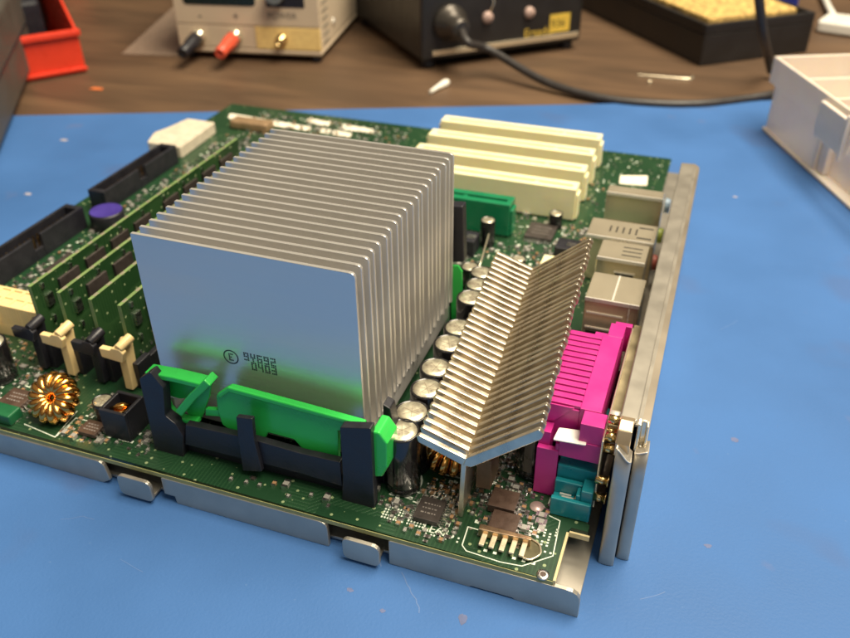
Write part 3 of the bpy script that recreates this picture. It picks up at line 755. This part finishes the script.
# ---------------------------------------------------------------- processor heatsink
X0, X1, Y0, Y1, ZT, ZF = -12.49, -5.91, 1.89, 9.82, 8.06, 2.38
hs = thing('processor_heatsink', 'large square aluminium heatsink with twenty upright fins, tallest thing on the motherboard', 'heatsink', ((X0+X1)/2, (Y0+Y1)/2, 1.6))
nf = 20
prof = rpoly([(X0, ZF), (X1, ZF), (X1, ZT), (X0, ZT)], [0, 0.05, .16, .04], 4)
fin0 = M().prism(prof, 'y', Y0, Y0+.11).build('fin', alu, hs, bevel=.015)
for i in range(1, nf):
    f = fin0.copy(); scene.collection.objects.link(f); f.location.y += i*(Y1-Y0-.11)/(nf-1)*S
    f.rotation_euler.z = R(rnd.uniform(-.12, .12)); f.location.x += rnd.uniform(-.03, .03)*S
M().box(X0+.1, X1-.1, Y0+.1, Y1-.1, 1.75, ZF-.005).build('base_block', alu, hs, bevel=.03)
(ex, ez), (tx, tz), (t2x, t2z) = [(-10.22, 4.21), (-9.58, 4.55), (-9.36, 4.32)]
m = M(); c_ = [(-9.94, 4.53)][0]
m = M(); ang = [i*math.pi/15 for i in range(31)]
for a, b in zip(ang, ang[1:]):
    r1_, r2_ = .245, .205
    m.add([(c_[0]+r1_*math.cos(a), Y0-.003, c_[1]+r1_*math.sin(a)), (c_[0]+r1_*math.cos(b), Y0-.003, c_[1]+r1_*math.sin(b)),
           (c_[0]+r2_*math.cos(b), Y0-.003, c_[1]+r2_*math.sin(b)), (c_[0]+r2_*math.cos(a), Y0-.003, c_[1]+r2_*math.sin(a))], [(0, 1, 2, 3)])
FONT = {'9': ["111", "101", "111", "001", "111"], 'Y': ["101", "101", "111", "010", "010"], '6': ["111", "100", "111", "101", "111"],
        '2': ["111", "001", "111", "100", "111"], '0': ["111", "101", "101", "101", "111"], '4': ["101", "101", "111", "001", "001"], '3': ["111", "001", "111", "001", "111"],
        'E': ["111", "100", "110", "100", "111"]}
def dotword(w, x, z, u):
    for ch in w:
        g = FONT[ch]; w_ = len(g[0])
        for r_, row in enumerate(g):
            for c2_, v in enumerate(row):
                if v == '1':
                    xx = x+c2_*u*.62; zz = z-r_*u*.62
                    m.add([(xx, Y0-.003, zz), (xx+u*.50, Y0-.003, zz), (xx+u*.50, Y0-.003, zz-u*.5), (xx, Y0-.003, zz-u*.5)], [(0, 1, 2, 3)])
        x += u*(w_*.62+.42)
dotword('E', c_[0]-.07, c_[1]+.125, .085)
(a0, b0), (a1, b1) = [(-9.51, 4.81), (-9.30, 4.51)]
dotword('9Y692', a0, b0, .093); dotword('0403', a1, b1, .093)
m.build('printed_marking', ink, hs)

# ---------------------------------------------------------------- black retention bracket
br = thing('retention_bracket', 'black plastic retention frame clamped round the base of the big heatsink', 'bracket', (-8.8, 5.85, ZB))
YF = .85
def poly_y(pts, y0, y1, mm): return mm.prism(pts, 'y', y0, y1)
m = M()
post_l = [(-12.44, 3.87), (-11.99, 4.23), (-11.66, 3.74), (-11.83, 2.65), (-11.53, 2.42), (-11.35, 1.97), (-11.56, 0.89), (-12.53, 0.71)]
post_r = [(-6.13, 3.88), (-5.23, 4.10), (-5.26, 0.99), (-6.29, 0.75), (-6.17, 2.10)]
rail = [(-11.22, 2.43), (-9.52, 2.51), (-8.77, 2.51), (-7.46, 2.45), (-6.26, 2.49), (-6.26, 1.56), (-7.54, 1.65), (-8.89, 1.65), (-9.62, 1.62), (-11.39, 1.60)]
m.prism(rpoly(post_l, .05), 'y', YF, YF+.35)
m.prism(rpoly(post_r, .06), 'y', YF-.02, YF+.26)
m.prism(rail, 'y', YF+.06, YF+.3)
m.prism(rpoly([(-9.29, 3.41), (-8.77, 3.48), (-8.82, 2.69), (-8.73, 1.48), (-9.38, 1.31), (-9.36, 2.53)], .04), 'y', YF-.1, YF+.055)
lx, rx = -12.15, -5.35
m.box(lx+.2, rx-.1, YF+.301, YF+.95, ZB, 1.78)
m.box(rx-.5, rx, YF+.96, YF+1.3, ZB, 2.3)
m.box(rx-.35, rx+.1, YF+1.301, 10.0, ZB, 1.85); m.box(lx-.1, lx+.35, YF+1.3, 10.0, ZB, 1.85)
m.prism([(-5.35, 1.2), (-4.98, 1.2), (-5.0, 3.0), (-5.15, 3.9), (-5.35, 4.0)], 'y', 1.95, 2.35)
front = m.build('front_frame', blackp, br, bevel=.05)
m = M()
m.prism([(-6.24, 6.06), (-5.64, 6.12), (-5.56, 3.98), (-6.22, 3.85)], 'y', 9.96, 10.4).box(rx-.75, rx-.12, 10.05, 10.4, ZB, 2.6).box(lx, lx+.8, 10.05, 10.75, ZB, 4.0).box(lx+.8, rx-.75, 10.15, 10.5, 1.9, 2.7)
m.build('rear_frame', blackp, br, bevel=.05)
m = M()
for x in (-11.3, -9.35, -6.2): m.box(x-.15, x+.15, YF+.0, YF+.055, 2.0, 2.1)
for x in (-10.6, -10.3, -8.5, -7.9): m.box(x-.06, x+.06, YF+.2, YF+.28, ZB, ZB+.1)

# ---------------------------------------------------------------- green clips
cl = thing('green_clip', 'bright green plastic lever clip with hooked handle along the front of the big heatsink', 'clip', (-9, 1.3, 2.4))
YC = 1.22
plate = [(-9.69, 4.01), (-7.49, 3.93), (-5.60, 3.83), (-5.59, 3.47), (-6.40, 3.34), (-6.49, 2.00), (-7.42, 2.09), (-7.82, 2.59), (-8.64, 2.61), (-8.91, 2.07), (-9.62, 2.17), (-10.17, 2.47), (-10.24, 3.02), (-10.19, 3.56), (-9.95, 3.80)]
M().prism(rpoly(plate, [.05]*15), 'y', YC, YC+.2).build('side_plate', greenp, cl, bevel=.04)
top = [(-10.06, 3.74), (-9.65, 4.10), (-7.46, 4.00), (-5.63, 3.91), (-5.61, 3.78), (-7.48, 3.83), (-9.64, 3.92), (-10.02, 3.57)]
M().prism(top, 'y', YC-.12, YC-.002).build('top_rib', greenp, cl, bevel=.04)
def stroke(px, w, y0, y1, name, z=None):
    mm = M(); n = len(px); L = []
    pts = [Vector(p) for p in px]; left = []; right = []
    for i, p in enumerate(pts):
        d_ = (pts[min(i+1, n-1)]-pts[max(i-1, 0)]).normalized(); q = Vector((-d_.y, d_.x))*w/2
        left.append(tuple(p+q)); right.append(tuple(p-q))
    mm.prism(left+right[::-1], 'y', y0, y1); return mm.build(name, greenp, cl, bevel=.04)
stroke([(-12.33, 3.93), (-11.38, 3.99), (-10.30, 3.98)], .19, 1.0, 1.45, 'handle')
stroke([(-10.19, 4.23), (-10.84, 3.51), (-11.43, 2.75)], .24, .95, 1.4, 'handle')
stroke([(-11.99, 3.31), (-12.04, 2.92), (-11.97, 2.59), (-11.75, 2.35), (-11.38, 2.29), (-10.99, 2.37)], .15, 1.15, 1.4, 'hook')
M().prism([(-10.42, 3.80), (-10.59, 3.24), (-10.98, 2.36), (-11.44, 2.31), (-11.53, 2.56), (-10.87, 3.31)], 'y', 1.41, 1.5).build('back_web', greenp, cl, bevel=.02)
M().prism([(-12.04, 3.56), (-10.62, 3.60), (-11.05, 3.07), (-11.71, 2.85), (-12.15, 2.89)], 'y', 1.46, 1.55).build('back_web', greenp, cl, bevel=.02)
M().prism([(-10.68, 2.91), (-10.13, 3.03), (-10.17, 2.75), (-10.73, 2.63)], 'y', 1.25, 1.4).build('catch', greenp, cl, bevel=.03)
M().prism([(-5.30, 3.84), (-5.07, 3.84), (-4.85, 3.52), (-4.88, 2.63), (-5.05, 2.24), (-5.35, 2.14)], 'y', 1.0, 1.75).build('end_tab', greenp, cl, bevel=.05)
cl2 = thing('green_clip', 'green plastic clip behind the big heatsink, only its tab showing beside the rear post', 'clip', (-8.8, 10.1, 2.4))
M().box(-12.0, -6.15, 9.92, 10.04, 2.6, 3.9).prism([(-6.06, 3.83), (-5.73, 3.89), (-5.58, 3.68), (-5.53, 1.13), (-5.95, 1.04)], 'y', 9.86, 9.94).build('side_plate', greenp, cl2, bevel=.04)

# ---------------------------------------------------------------- regulator heatsink (V shaped)
vh = thing('regulator_heatsink', 'tilted aluminium heatsink with V shaped rows of thin plates beside the capacitors', 'heatsink', (-2.8, 6.2, ZB))
np_ = 31; L_ = 9.8; pit = L_/np_
lw = [(-2.76, 3.36), (-2.84, 3.10), (-4.10, 3.56), (-4.14, 3.74), (-4.08, 3.80)]
rw = [(-2.76, 3.36), (-2.72, 3.10), (-2.60, 3.12), (-.82, 4.60), (-.78, 4.78), (-.90, 4.92), (-1.02, 4.90)]
rw = [(-2.76, 3.38), (-2.84, 3.10), (-2.62, 3.10), (-.84, 4.62), (-.80, 4.80), (-.92, 4.93)]
pl = M()
pl.prism(rpoly(lw, [0, 0, .05, .03, .05]), 'y', 0, .15); pl.prism(rpoly(rw, [0, 0, .05, .08, .05, .06]), 'y', 0.002, .15)
base_v = BASE[vh.name]
p0 = pl.build('fin', alu2, vh, bevel=.02, base=(base_v[0], 0, base_v[2]))
p0.location.y = (1.3-base_v[1])*S
for i in range(1, np_):
    f = p0.copy(); scene.collection.objects.link(f); f.location.y = (1.3+i*pit-base_v[1])*S
    f.location.x = -.018*i*S; f.location.z = .010*i*S+rnd.uniform(-.008, .008)*S
    f.rotation_euler.y = R(rnd.uniform(-.5, .5))
M().prism([(-2.90, 3.12), (-2.76, 3.12), (-2.83, ZB), (-2.97, ZB)], 'y', 1.32, 11.0, shift=(-.5, .0)).build('stem', alu2, vh, bevel=.02)
M().prism([(-2.84, 3.04), (-4.0, 3.50), (-4.0, 3.44), (-2.84, 2.96)], 'y', 1.6, 11.0, shift=(-.5, .25)).build('web', alu2, vh)
M().prism([(-2.62, 3.02), (-.92, 4.50), (-.92, 4.42), (-2.62, 2.93)], 'y', 1.6, 11.0, shift=(-.5, .25)).build('web', alu2, vh)
q = M()
for y in (2.2, 4.4, 6.6, 8.8):
    q.box(-2.72, -2.30, y, y+.9, 1.5, 2.6)
q.build('transistor', mat('transistor_tab', (0.20, 0.12, 0.07), .35, .3), vh, bevel=.02)

# ---------------------------------------------------------------- memory modules
MT = 4.25
def module(i, x, label, chips):
    t = thing('memory_module', label, 'memory module', (x, 10, 1.45), 0, 'memory modules standing in the sockets')
    y0, y1 = 3.42, 16.75
    M().box(x-.06, x+.06, y0, y1, 1.46, MT).build('module_board', [ramm], t)
    e = M().box(x-.066, x+.066, y0-.008, y0-.001, 2.1, MT).box(x-.066, x+.066, y0, y1, MT+.001, MT+.008)
    e.build('cut_edge', mat('pale_board_edge', (0.16, 0.24, 0.08), .6), t)
    if chips:
        yy = y0+1.15
        for k in range(8):
            if k == 4: yy += .5
            c_ = M().box(x+.065, x+.17, yy, yy+1.0, 2.35, 3.9).build('memory_chip', chipm, t, bevel=.01)
            yy += 1.42
        s_ = M()
        for k in range(9):
            s_.box(x+.062, x+.12, y0+.4+k*1.4, y0+.52+k*1.4, 3.95, 4.12)
        for k in range(22): s_.box(x+.062, x+.09, y0+.35+k*.58, y0+.42+k*.58, 2.12, 2.24)
        s_.box(x+.062, x+.14, y0+.45, y0+.75, 3.2, 3.65)
        s_.box(x+.062, x+.12, y0+.5, y0+.62, 2.6, 2.8)
        s_.build('solder_lands', solder, t)
    s_ = M()
    for k in range(18): s_.box(x-.05, x+.05, y0+.2+k*.7, y0+.42+k*.7, MT+.008, MT+.016)
    s_.build('edge_components', tin, t)
module(0, SX[0], 'leftmost green memory module, beside the cream power connector', True)
module(1, SX[1], 'second green memory module from the left, held by the left ivory latch', True)
module(2, SX[2], 'green memory module with a bare side showing no chips, third from the left', False)
module(3, SX[3], 'green memory module nearest the big heatsink, behind the right ivory latch', True)

# ---------------------------------------------------------------- background things on the wood
ps_m = mat('beige_enamel', (0.66, 0.53, 0.38), .45, 0, .04, 60, .1, 600)
ps = thing('bench_power_supply', 'beige bench power supply with dark display and black and red terminals', 'power supply', (-36.55, 38.77, -.2), 10.4)
PW, PD, PH = 10.8, 16.0, 9.5
M().box(0, PW, 0, PD, .5, .9).box(0, PW, .12, PD, .9, PH).build('case', ps_m, ps, bevel=.15, local=True)
M().box(.0, PW, 0, .119, 2.55, PH).box(0, 5.9, 0, .119, .92, 2.47).build('front_plate', ps_m, ps, bevel=.04, local=True)
M().box(5.95, PW, -.01, .119, .92, 2.47).build('yellow_plate', mat('yellowed_enamel', (0.95, 0.66, 0.26), .45), ps, bevel=.04, local=True)
M().prism(rpoly([(.8, 3.9), (6.2, 3.9), (6.2, 8.5), (.8, 8.5)], .3), 'y', -.03, -.002).build('display', mat('dark_display', (0.012, 0.02, 0.014), .25), ps, local=True)
M().prism(rpoly([(7.0, 3.9), (9.8, 3.9), (9.8, 8.5), (7.0, 8.5)], .1), 'y', -.03, -.002).build('dial_window', blackp, ps, local=True)
M().cyl((7.9, -.03, 5.0), (7.9, -1.0, 5.0), .75, .7).cyl((7.9, -1.0, 5.0), (7.9, -1.02, 5.0), .66).build('dial', mat('grey_dial', (0.25, 0.25, 0.22), .3, .4), ps, bevel=.05, local=True)
for k in range(4):
    x, y = [(.6, .6), (PW-.6, .6), (.6, PD-.6), (PW-.6, PD-.6)][k]
    M().cyl((x, y, 0), (x, y, .5), .4).build('foot', blackp, ps, local=True)
redp = mat('red_plastic', (0.75, 0.05, 0.02), .3, 0, .06, 90)
for (x, z), mk, nm in zip(((1.6, 1.65), (4.4, 1.75)), (blackp, mat('orange_red_plastic', (0.75, 0.10, 0.05), .35)), ('a', 'b')):
    t_ = M().lathe((x, -.02, z), [(.55, 0), (.55, .25), (.40, .3), (.40, .5)], axis=(0, -1, 0)).build('terminal', tin, ps, local=True)
    M().lathe((x, -.4, z), [(.42, 0), (.50, .1), (.50, .9), (.40, 1.5), (.42, 2.3), (.38, 2.35), (.2, 2.35), (.18, 2.1), (.001, 2.1)], axis=(-.12, -1, -.22)).build('terminal_cap', mk, t_, local=True)
t_ = M().lathe((7.9, -.02, 1.65), [(.42, 0), (.42, .2), (.3, .22), (.3, .75), (.22, .76), (.2, .5), (.001, .5)], axis=(0, -1, 0)).build('terminal', gold, ps, local=True)
m = M()
for k in range(14): m.box(PW+.001, PW+.03, .8, 2.2, 1.2+k*.55, 1.4+k*.55)
m.build('vent', mat('vent_shadow_metal', (0.30, 0.26, 0.20), .6), ps, local=True)
M().lathe((PW, 3.6, 2.1), [(.28, 0), (.22, .1), (.001, .12)], axis=(1, 0, 0)).build('side_screw', tinw, ps, local=True)
lettering('printed_sign', '-', 1.0, ink, ps, (1.75, -.006, 2.85), (R(90), 0, 0), True)
lettering('printed_sign', '+', .9, ink, ps, (4.35, -.006, 2.85), (R(90), 0, 0), True)
lettering('printed_sign', 'POWER', .62, ink, ps, (7.0, -.006, 3.1), (R(90), 0, 0), True)

st_m = mat('station_black', (0.02, 0.018, 0.018), .4, 0, .2, 60, .1, 500)
st = thing('soldering_station', 'black soldering station with a silver base trim and a yellow printed badge', 'soldering station', (-18.5, 41.45, -.2), 42.7)
SW = 13.0
M().box(0, SW, 0, 14.5, .6, 9).build('case', st_m, st, bevel=.25, local=True)
M().box(.8, SW-.3, -.12, -.001, .95, 1.35).build('trim_strip', tin, st, bevel=.04, local=True)
for x, y in ((.8, .8), (SW-.8, .8), (.8, 13.4), (SW-.8, 13.4)): M().cyl((x, y, 0), (x, y, .6), .5).build('foot', blackp, st, local=True)
(bx0, bz0), (bx1, bz1) = [(8.19, 1.56), (12.21, 2.04)]
yel = mat('yellow_print', (0.75, 0.52, 0.08), .5)
M().box(bx1-2.0, bx1-.3, -.02, -.002, bz1-.55, bz1+.75).build('badge', yel, st, local=True)
lettering('badge_number', '936', .8, st_m, st, (bx1-1.9, -.024, bz1-.2), (R(90), 0, 0), True)
lettering('badge_name', 'Ersadur', .85, yel, st, (bx0-.1, -.01, bz0-.15), (R(90), 0, 0), True)
(kx, kz), (lx_, lz_), (mx_, mz_) = [(2.08, 3.16), (5.04, 3.18), (8.41, 3.16)]
M().lathe((kx, 0, kz), [(1.2, 0), (1.25, .4), (1.05, .45), (1.05, .9), (.8, 1.0), (.75, 1.8), (.55, 2.2)], axis=(0, -1, 0)).build('socket_plug', mat('dark_metal', (0.08, 0.07, 0.06), .35, .6), st, local=True)
for x, z in ((lx_, lz_), (mx_, mz_)): M().lathe((x, 0, z), [(.42, 0), (.38, .25), (.001, .28)], axis=(0, -1, 0)).build('button', mat('pinkish_button', (0.5, 0.35, 0.3), .4), st, local=True)
M().tube([(lx_, -.1, lz_), (lx_+.5, -.05, lz_+1.0), (lx_+.1, -.05, lz_+1.6), (lx_-.3, -.05, lz_+3.2)], .06).build('pointer_line', tin, st, local=True)

rub = mat('rubber_cable', (0.035, 0.03, 0.028), .45)
def spline(pts, n=8):
    P = [Vector(p) for p in pts]; out = []
    for i in range(len(P)-1):
        a, b, c_, d_ = P[max(i-1, 0)], P[i], P[i+1], P[min(i+2, len(P)-1)]
        for k in range(n):
            t = k/n; out.append(.5*((2*b)+(c_-a)*t+(2*a-5*b+4*c_-d_)*t*t+(3*b-a-3*c_+d_)*t**3))
    out.append(P[-1]); return out
ar = math.radians(42.7)
def stw(u, v, z): return (-18.5+u*math.cos(ar)-v*math.sin(ar), 41.45+u*math.sin(ar)+v*math.cos(ar), z-.2)
g1 = [(-13.67, 41.88)]; g2 = [(-9.34, 40.17)]; g3 = [(-5.46, 38.97), (-2.30, 38.96), (0.68, 39.85), (3.31, 41.68)]; g4 = [(4.98, 42.94)]
path = [stw(kx, -2.1, kz-.1), stw(kx, -3.2, kz-.6)]+[(g1[0][0], g1[0][1], 1.6), (g2[0][0], g2[0][1], .4)]+[(x, y, .12) for x, y in g3]+[(g4[0][0], g4[0][1], .2), (g4[0][0]+4, g4[0][1]+4, .1)]
tag(M().tube(spline(path), .28, 10).build('power_cable', rub), 'thick grey black cable curving from the soldering station along the mat edge', 'cable')

sb = thing('sponge_tray', 'black soldering iron stand tray holding a yellow sponge', 'tray', (0.0, 48.6, -.2), 39.6)
SWd, SD, SH = 9.4, 18, 2.9
M().box(0, SWd, 0, SD, 0, 2.2).box(0, SWd, 0, .35, 2.2, SH).box(0, SWd, SD-.35, SD, 2.2, SH).box(0, .35, .35, SD-.35, 2.2, SH).box(SWd-.35, SWd, .35, SD-.35, 2.2, SH).build('tray_body', st_m, sb, bevel=.08, local=True)
spm = mat('yellow_sponge', (0.56, 0.37, 0.12), .9, 0, .6, 260, 1.0, 500)
sg = M().prism(rpoly([(.6, .6), (8.2, .5), (8.4, 9.5), (.6, 9.6)], .4), 'z', 2.2, 3.15).build('cleaning_sponge', spm, bevel=.12)
sg.location = (0, .486, -.002); sg.rotation_euler = (0, 0, R(39.6)); tag(sg, 'dirty yellow cleaning sponge lying in the black stand tray', 'sponge')
g = [(3.90, 44.92)]
tag(M().tube(spline([(g[0][0], g[0][1], 2.8)]+[(x, y, z) for (x, y), z in zip([(3.24, 45.74)], (4,))]+[(x, y, z) for (x, y), z in zip([(2.70, 46.33)], (6,))]+[(x, y, .3) for x, y in [(4.78, 48.61)]][::-1][:0]), .3, 10).build('iron_cable', rub), 'dark cable rising over the front of the yellow sponge', 'cable')
g = [(4.80, 47.24)]; g2 = [(4.30, 46.92)]; g3 = [(3.61, 44.18)]
bpy.data.objects.remove([o for o in scene.collection.objects if o.name.startswith('iron_cable')][0])
top_ = [(2.59, 42.93)]
tag(M().tube(spline([(g[0][0], g[0][1], .3), (g2[0][0], g2[0][1], 1.5), (g3[0][0], g3[0][1], 3.6), (top_[0][0], top_[0][1], 7)]), .3, 10).build('iron_cable', rub), 'dark cable rising over the front of the yellow sponge', 'cable')

# plastic organiser box
pb_m = mat('frosted_plastic', (0.98, 0.86, 0.76), .4, 0, .03, 60, .15, 400, trans=.1, sss=.4, alpha=.82)
pb = thing('storage_box', 'translucent frosted plastic compartment box at the right edge of the mat', 'box', (4.42, 36.9, 0), -66)
BL, BW, BH, T = 24.0, 14.0, 4.3, .18
m = M()
m.box(0, BL, 0, BW, .02, .2)
m.box(.2, 6.0, .1, T+.1, .2, 3.05).box(6.0, 6.2, .1, .75, .2, 3.05).box(6.0, BL, .6, .78, .2, 3.05)
m.box(0.1, .1+T, .28, BW-.1, .2, 3.05)
m.box(BL-.2, BL, .28, BW-.1, .2, 3.05).box(.28, BL-.2, BW-.3, BW-.1, .2, 3.05)
m.prism([(6.3, .25), (7.0, .25), (7.0, 3.04), (6.3, 3.04)], 'y', .25, .6)
m.build('body', pb_m, pb, bevel=.06, local=True)
m = M()
m.box(-.15, BL, -.15, .03, 2.85, BH).box(-.15, .03, .03, BW, 2.85, BH).box(.03, BL, BW-.2, BW, 2.85, BH).box(-.28, -.15, .3, 1.2, 2.9, 3.25)
m.box(6.2, 8.8, -.42, -.151, 2.2, 4.0).box(8.8, 9.0, -.42, -.151, 1.9, 4.2)
m.box(6.2, 9.0, -.15, .03, 2.2, 2.849)
m.build('rim', pb_m, pb, bevel=.06, local=True)
m = M().box(5.7, 5.85, .3, BW-.4, .2, 3.9).box(.3, 5.7, 7.0, 7.15, .2, 3.8).box(5.85, BL-.3, 6.2, 6.35, .2, 3.8).box(11.5, 11.65, .3, 6.2, .2, 3.8)
m.build('divider', pb_m, pb, bevel=.04, local=True)
prt = mat('dark_small_parts', (0.06, 0.07, 0.06), .4, .4, .4, 200)
prt2 = mat('mixed_small_parts', (0.40, 0.30, 0.20), .4, .5, .4, 200)
for k in range(14):
    x = rnd.uniform(6.3, 11); y = rnd.uniform(1.2, 5.8); z = .25+.25*(k//8)
    mm = M().cyl((-.45, 0, .2), (.45, 0, .2), .2, seg=10).cyl((-.75, 0, .2), (.75, 0, .2), .05, seg=6)
    o = mm.build('small_component', prt if k % 3 else prt2); a = rnd.uniform(0, 180)
    w = Matrix.Rotation(R(-66), 4, 'Z') @ Vector((x, y, 0))
    o.location = ((4.42+w.x)*S, (36.9+w.y)*S, z*S); o.rotation_euler = (R(rnd.uniform(-15, 15)), R(rnd.uniform(-20, 20)), R(a))
    tag(o, 'small loose part heaped in the frosted plastic box', 'electronic part', 'loose parts heaped in the plastic box')

# red storage bin
rb = thing('red_bin', 'bright red open fronted plastic storage bin at the upper left', 'storage bin', (-41.2, 33.75, -.2), 52)
# local: +x along right side to the back?  front runs towards -x
FW, FD, FH = 9.0, 16.0, 3.3
m = M()
m.box(-FW, 0, 0, FD, 0, .2)
m.box(-FW, 0, -.02, .2, .2, 2.6).box(-FW, -FW+.2, .2, FD, .2, 6.2)
m.prism([(.2, .2), (FD, .2), (FD, 6.5), (6.0, 6.2), (.2, 3.1)], 'x', -.2, 0)
m.box(-FW+.2, -.2, FD-.2, FD, .2, 6.4)
m.build('bin_body', redp, rb, bevel=.08, local=True)
M().box(-FW-.15, .15, -.3, .25, 2.601, 3.05).build('bin_rim', redp, rb, bevel=.1, local=True)
M().box(-FW, .1, -.22, -.021, .2, .45).build('bin_foot', redp, rb, bevel=.06, local=True)
o = M().box(-7.5, -1.5, 3, 9, .25, 4.6).build('bin_content', blackp, None, bevel=.3)
o.location = (-.412, .3375, -.002); o.rotation_euler = (0, 0, R(52)); tag(o, 'black part lying inside the bright red storage bin', 'part')
rb2 = M().box(-70, -58, 44, 60, -.2, 5).box(-69, -59, 45, 59, 5.001, 6).build('red_case', redp, bevel=.2); tag(rb2, 'red plastic case in the far upper left corner', 'case')

# dark equipment at the left edge
dg = mat('dark_grey_enamel', (0.085, 0.075, 0.062), .55, 0, .08, 40, .1, 400)
e0 = Vector((-34.9, 18.4)); e1 = Vector((-57.5, 51.3)); dd = (e1-e0).normalized(); nn = Vector((-dd.y, dd.x))
A_ = e0-dd*6
ln = math.degrees(math.atan2(dd.y, dd.x))
eq = thing('equipment_case', 'dark grey equipment case cut off by the left edge of the photo', 'equipment', (A_.x, A_.y, -.2), ln)
M().prism(rpoly([(0, 0), (2.6, 0), (2.6, .3), (1.2, 5.2), (0, 6.5)], .2), 'x', 0, 52).box(0, 1, 0, 0.01, 0, .01).build('case', dg, eq, bevel=.1, local=True) if False else None
M().box(0, 52, 0, 14, .4, 6.0).build('case', dg, eq, bevel=.5, seg=4, local=True)
M().box(0.6, 51, .4, 13.5, 0, .399).build('case_base', blackp, eq, local=True)
M().box(1, 50, -.05, -.001, 3.2, 3.3).build('seam', blackp, eq, local=True)

# dark box between bin and power supply, board under the supply
tag(M().box(-60, -46.5, 55, 66, -.2, 9).build('dark_shadow_box', st_m, bevel=.3), 'dark box standing in for a dark object and its shadow, behind the red bin and left of the power supply', 'case')  # enlarged so its dark shape also stands in for shadow on the wood
tag(M().box(-31, -26, 66, 80, -.2, 12).build('dark_block', st_m, bevel=.3), 'dark block behind the gap between power supply and soldering station', 'block')
tri = [(-41.33, 38.01), (-36.56, 39.05), (-45.52, 53.15), (-46.01, 52.61)]
tag(M().prism([(a, b) for a, b in tri], 'z', -.19, -.10).build('card_sheet', mat('grey_card', (0.26, 0.19, 0.14), .6)), 'thin grey brown card sheet poking out from under the power supply', 'sheet')

# small litter
def on_wood(name, label, cat, pts, r, m_, z=-.2): tag(M().tube(spline([(x, y, z+r) for x, y in pts]), r, 8).build(name, m_), label, cat)
bud = [(-16.33, 37.01), (-16.15, 37.90), (-15.90, 38.83)]
q = M().tube([(bud[0][0], bud[0][1], -.05), (bud[1][0], bud[1][1], 0.0), (bud[2][0], bud[2][1], .02), (bud[2][0]+.05, bud[2][1]+.35, .02)], [.12, .16, .27, .2], 10)
tag(q.build('cotton_bud', mat('cotton', (0.88, 0.84, 0.74), .8)), 'small white cotton bud tip lying on the wood in front of the soldering station', 'cotton bud')
on_wood('wire_offcut', 'thin bent silver wire offcut on the wood below the sponge tray', 'wire', [(-3.94, 45.15), (-2.38, 45.21), (-0.39, 45.42), (-0.32, 46.12)], .07, tin)
tag(M().cyl((0, 0, 0), (.2, .1, .12), .12, seg=8).build('solder_crumb', tin, None), 'tiny pale solder crumb beside the bent wire offcut', 'crumb')
bpy.data.objects['solder_crumb'].location = [v*S for v in ([(-3.03, 43.89)][0]+(-.2,))]
o = tag(M().prism([(0, 0), (.9, .1), (.8, .45), (.1, .4)], 'z', 0, .06).build('orange_chip', mat('orange_paint', (0.75, 0.2, 0.06), .5)), 'small orange plastic chip on the wood in front of the red bin', 'plastic chip')
o.location = [v*S for v in ([(-38.57, 30.64)][0]+(-.19,))]
# white docking plug with its cord
wp = [(0.16, 0.00), (3.43, -0.82)]
pg = thing('white_plug', 'flat white cable plug on the wood behind the frosted box', 'plug', (7.9, 60.2, -.2), -14)
M().prism(rpoly([(0, 0), (4.2, -.1), (4.4, 3.2), (.2, 3.2)], .4), 'z', .1, .95).build('plug_body', whitep, pg, bevel=.15, local=True)
M().tube([(.8, 3.1, .5), (-.4, 6.5, .5), (-2.2, 12, .5), (-4, 20, .4)], .26, 8).build('cord', whitep, pg, local=True)
tag(M().box(3.5, 6.5, 64.5, 66.5, -.2, 3.4).build('blue_cap', mat('deep_blue_plastic', (0.02, 0.03, 0.25), .4), bevel=.3), 'small dark blue object behind the yellow sponge', 'object')
# specks on the mat
sp1 = mat('pale_speck', (0.38, 0.36, 0.42), .7); 
for k, ((x, y), w, l) in enumerate(zip([(-33.85, 22.39), (-30.76, 15.86), (3.40, 27.06)], (.25, .2, .12), ('pale crumb on the mat near its upper left corner', 'tiny pink crumb on the mat left of the black drive connectors', 'tiny white speck on the mat left of the frosted box'))):
    q = M().prism(rpoly([(x-w, y-w*.5), (x+w*.8, y-w*.6), (x+w, y+w*.4), (x-w*.6, y+w*.6)], w*.3), 'z', .0005, .018)
    tag(q.build('mat_crumb', sp1), l, 'crumb')
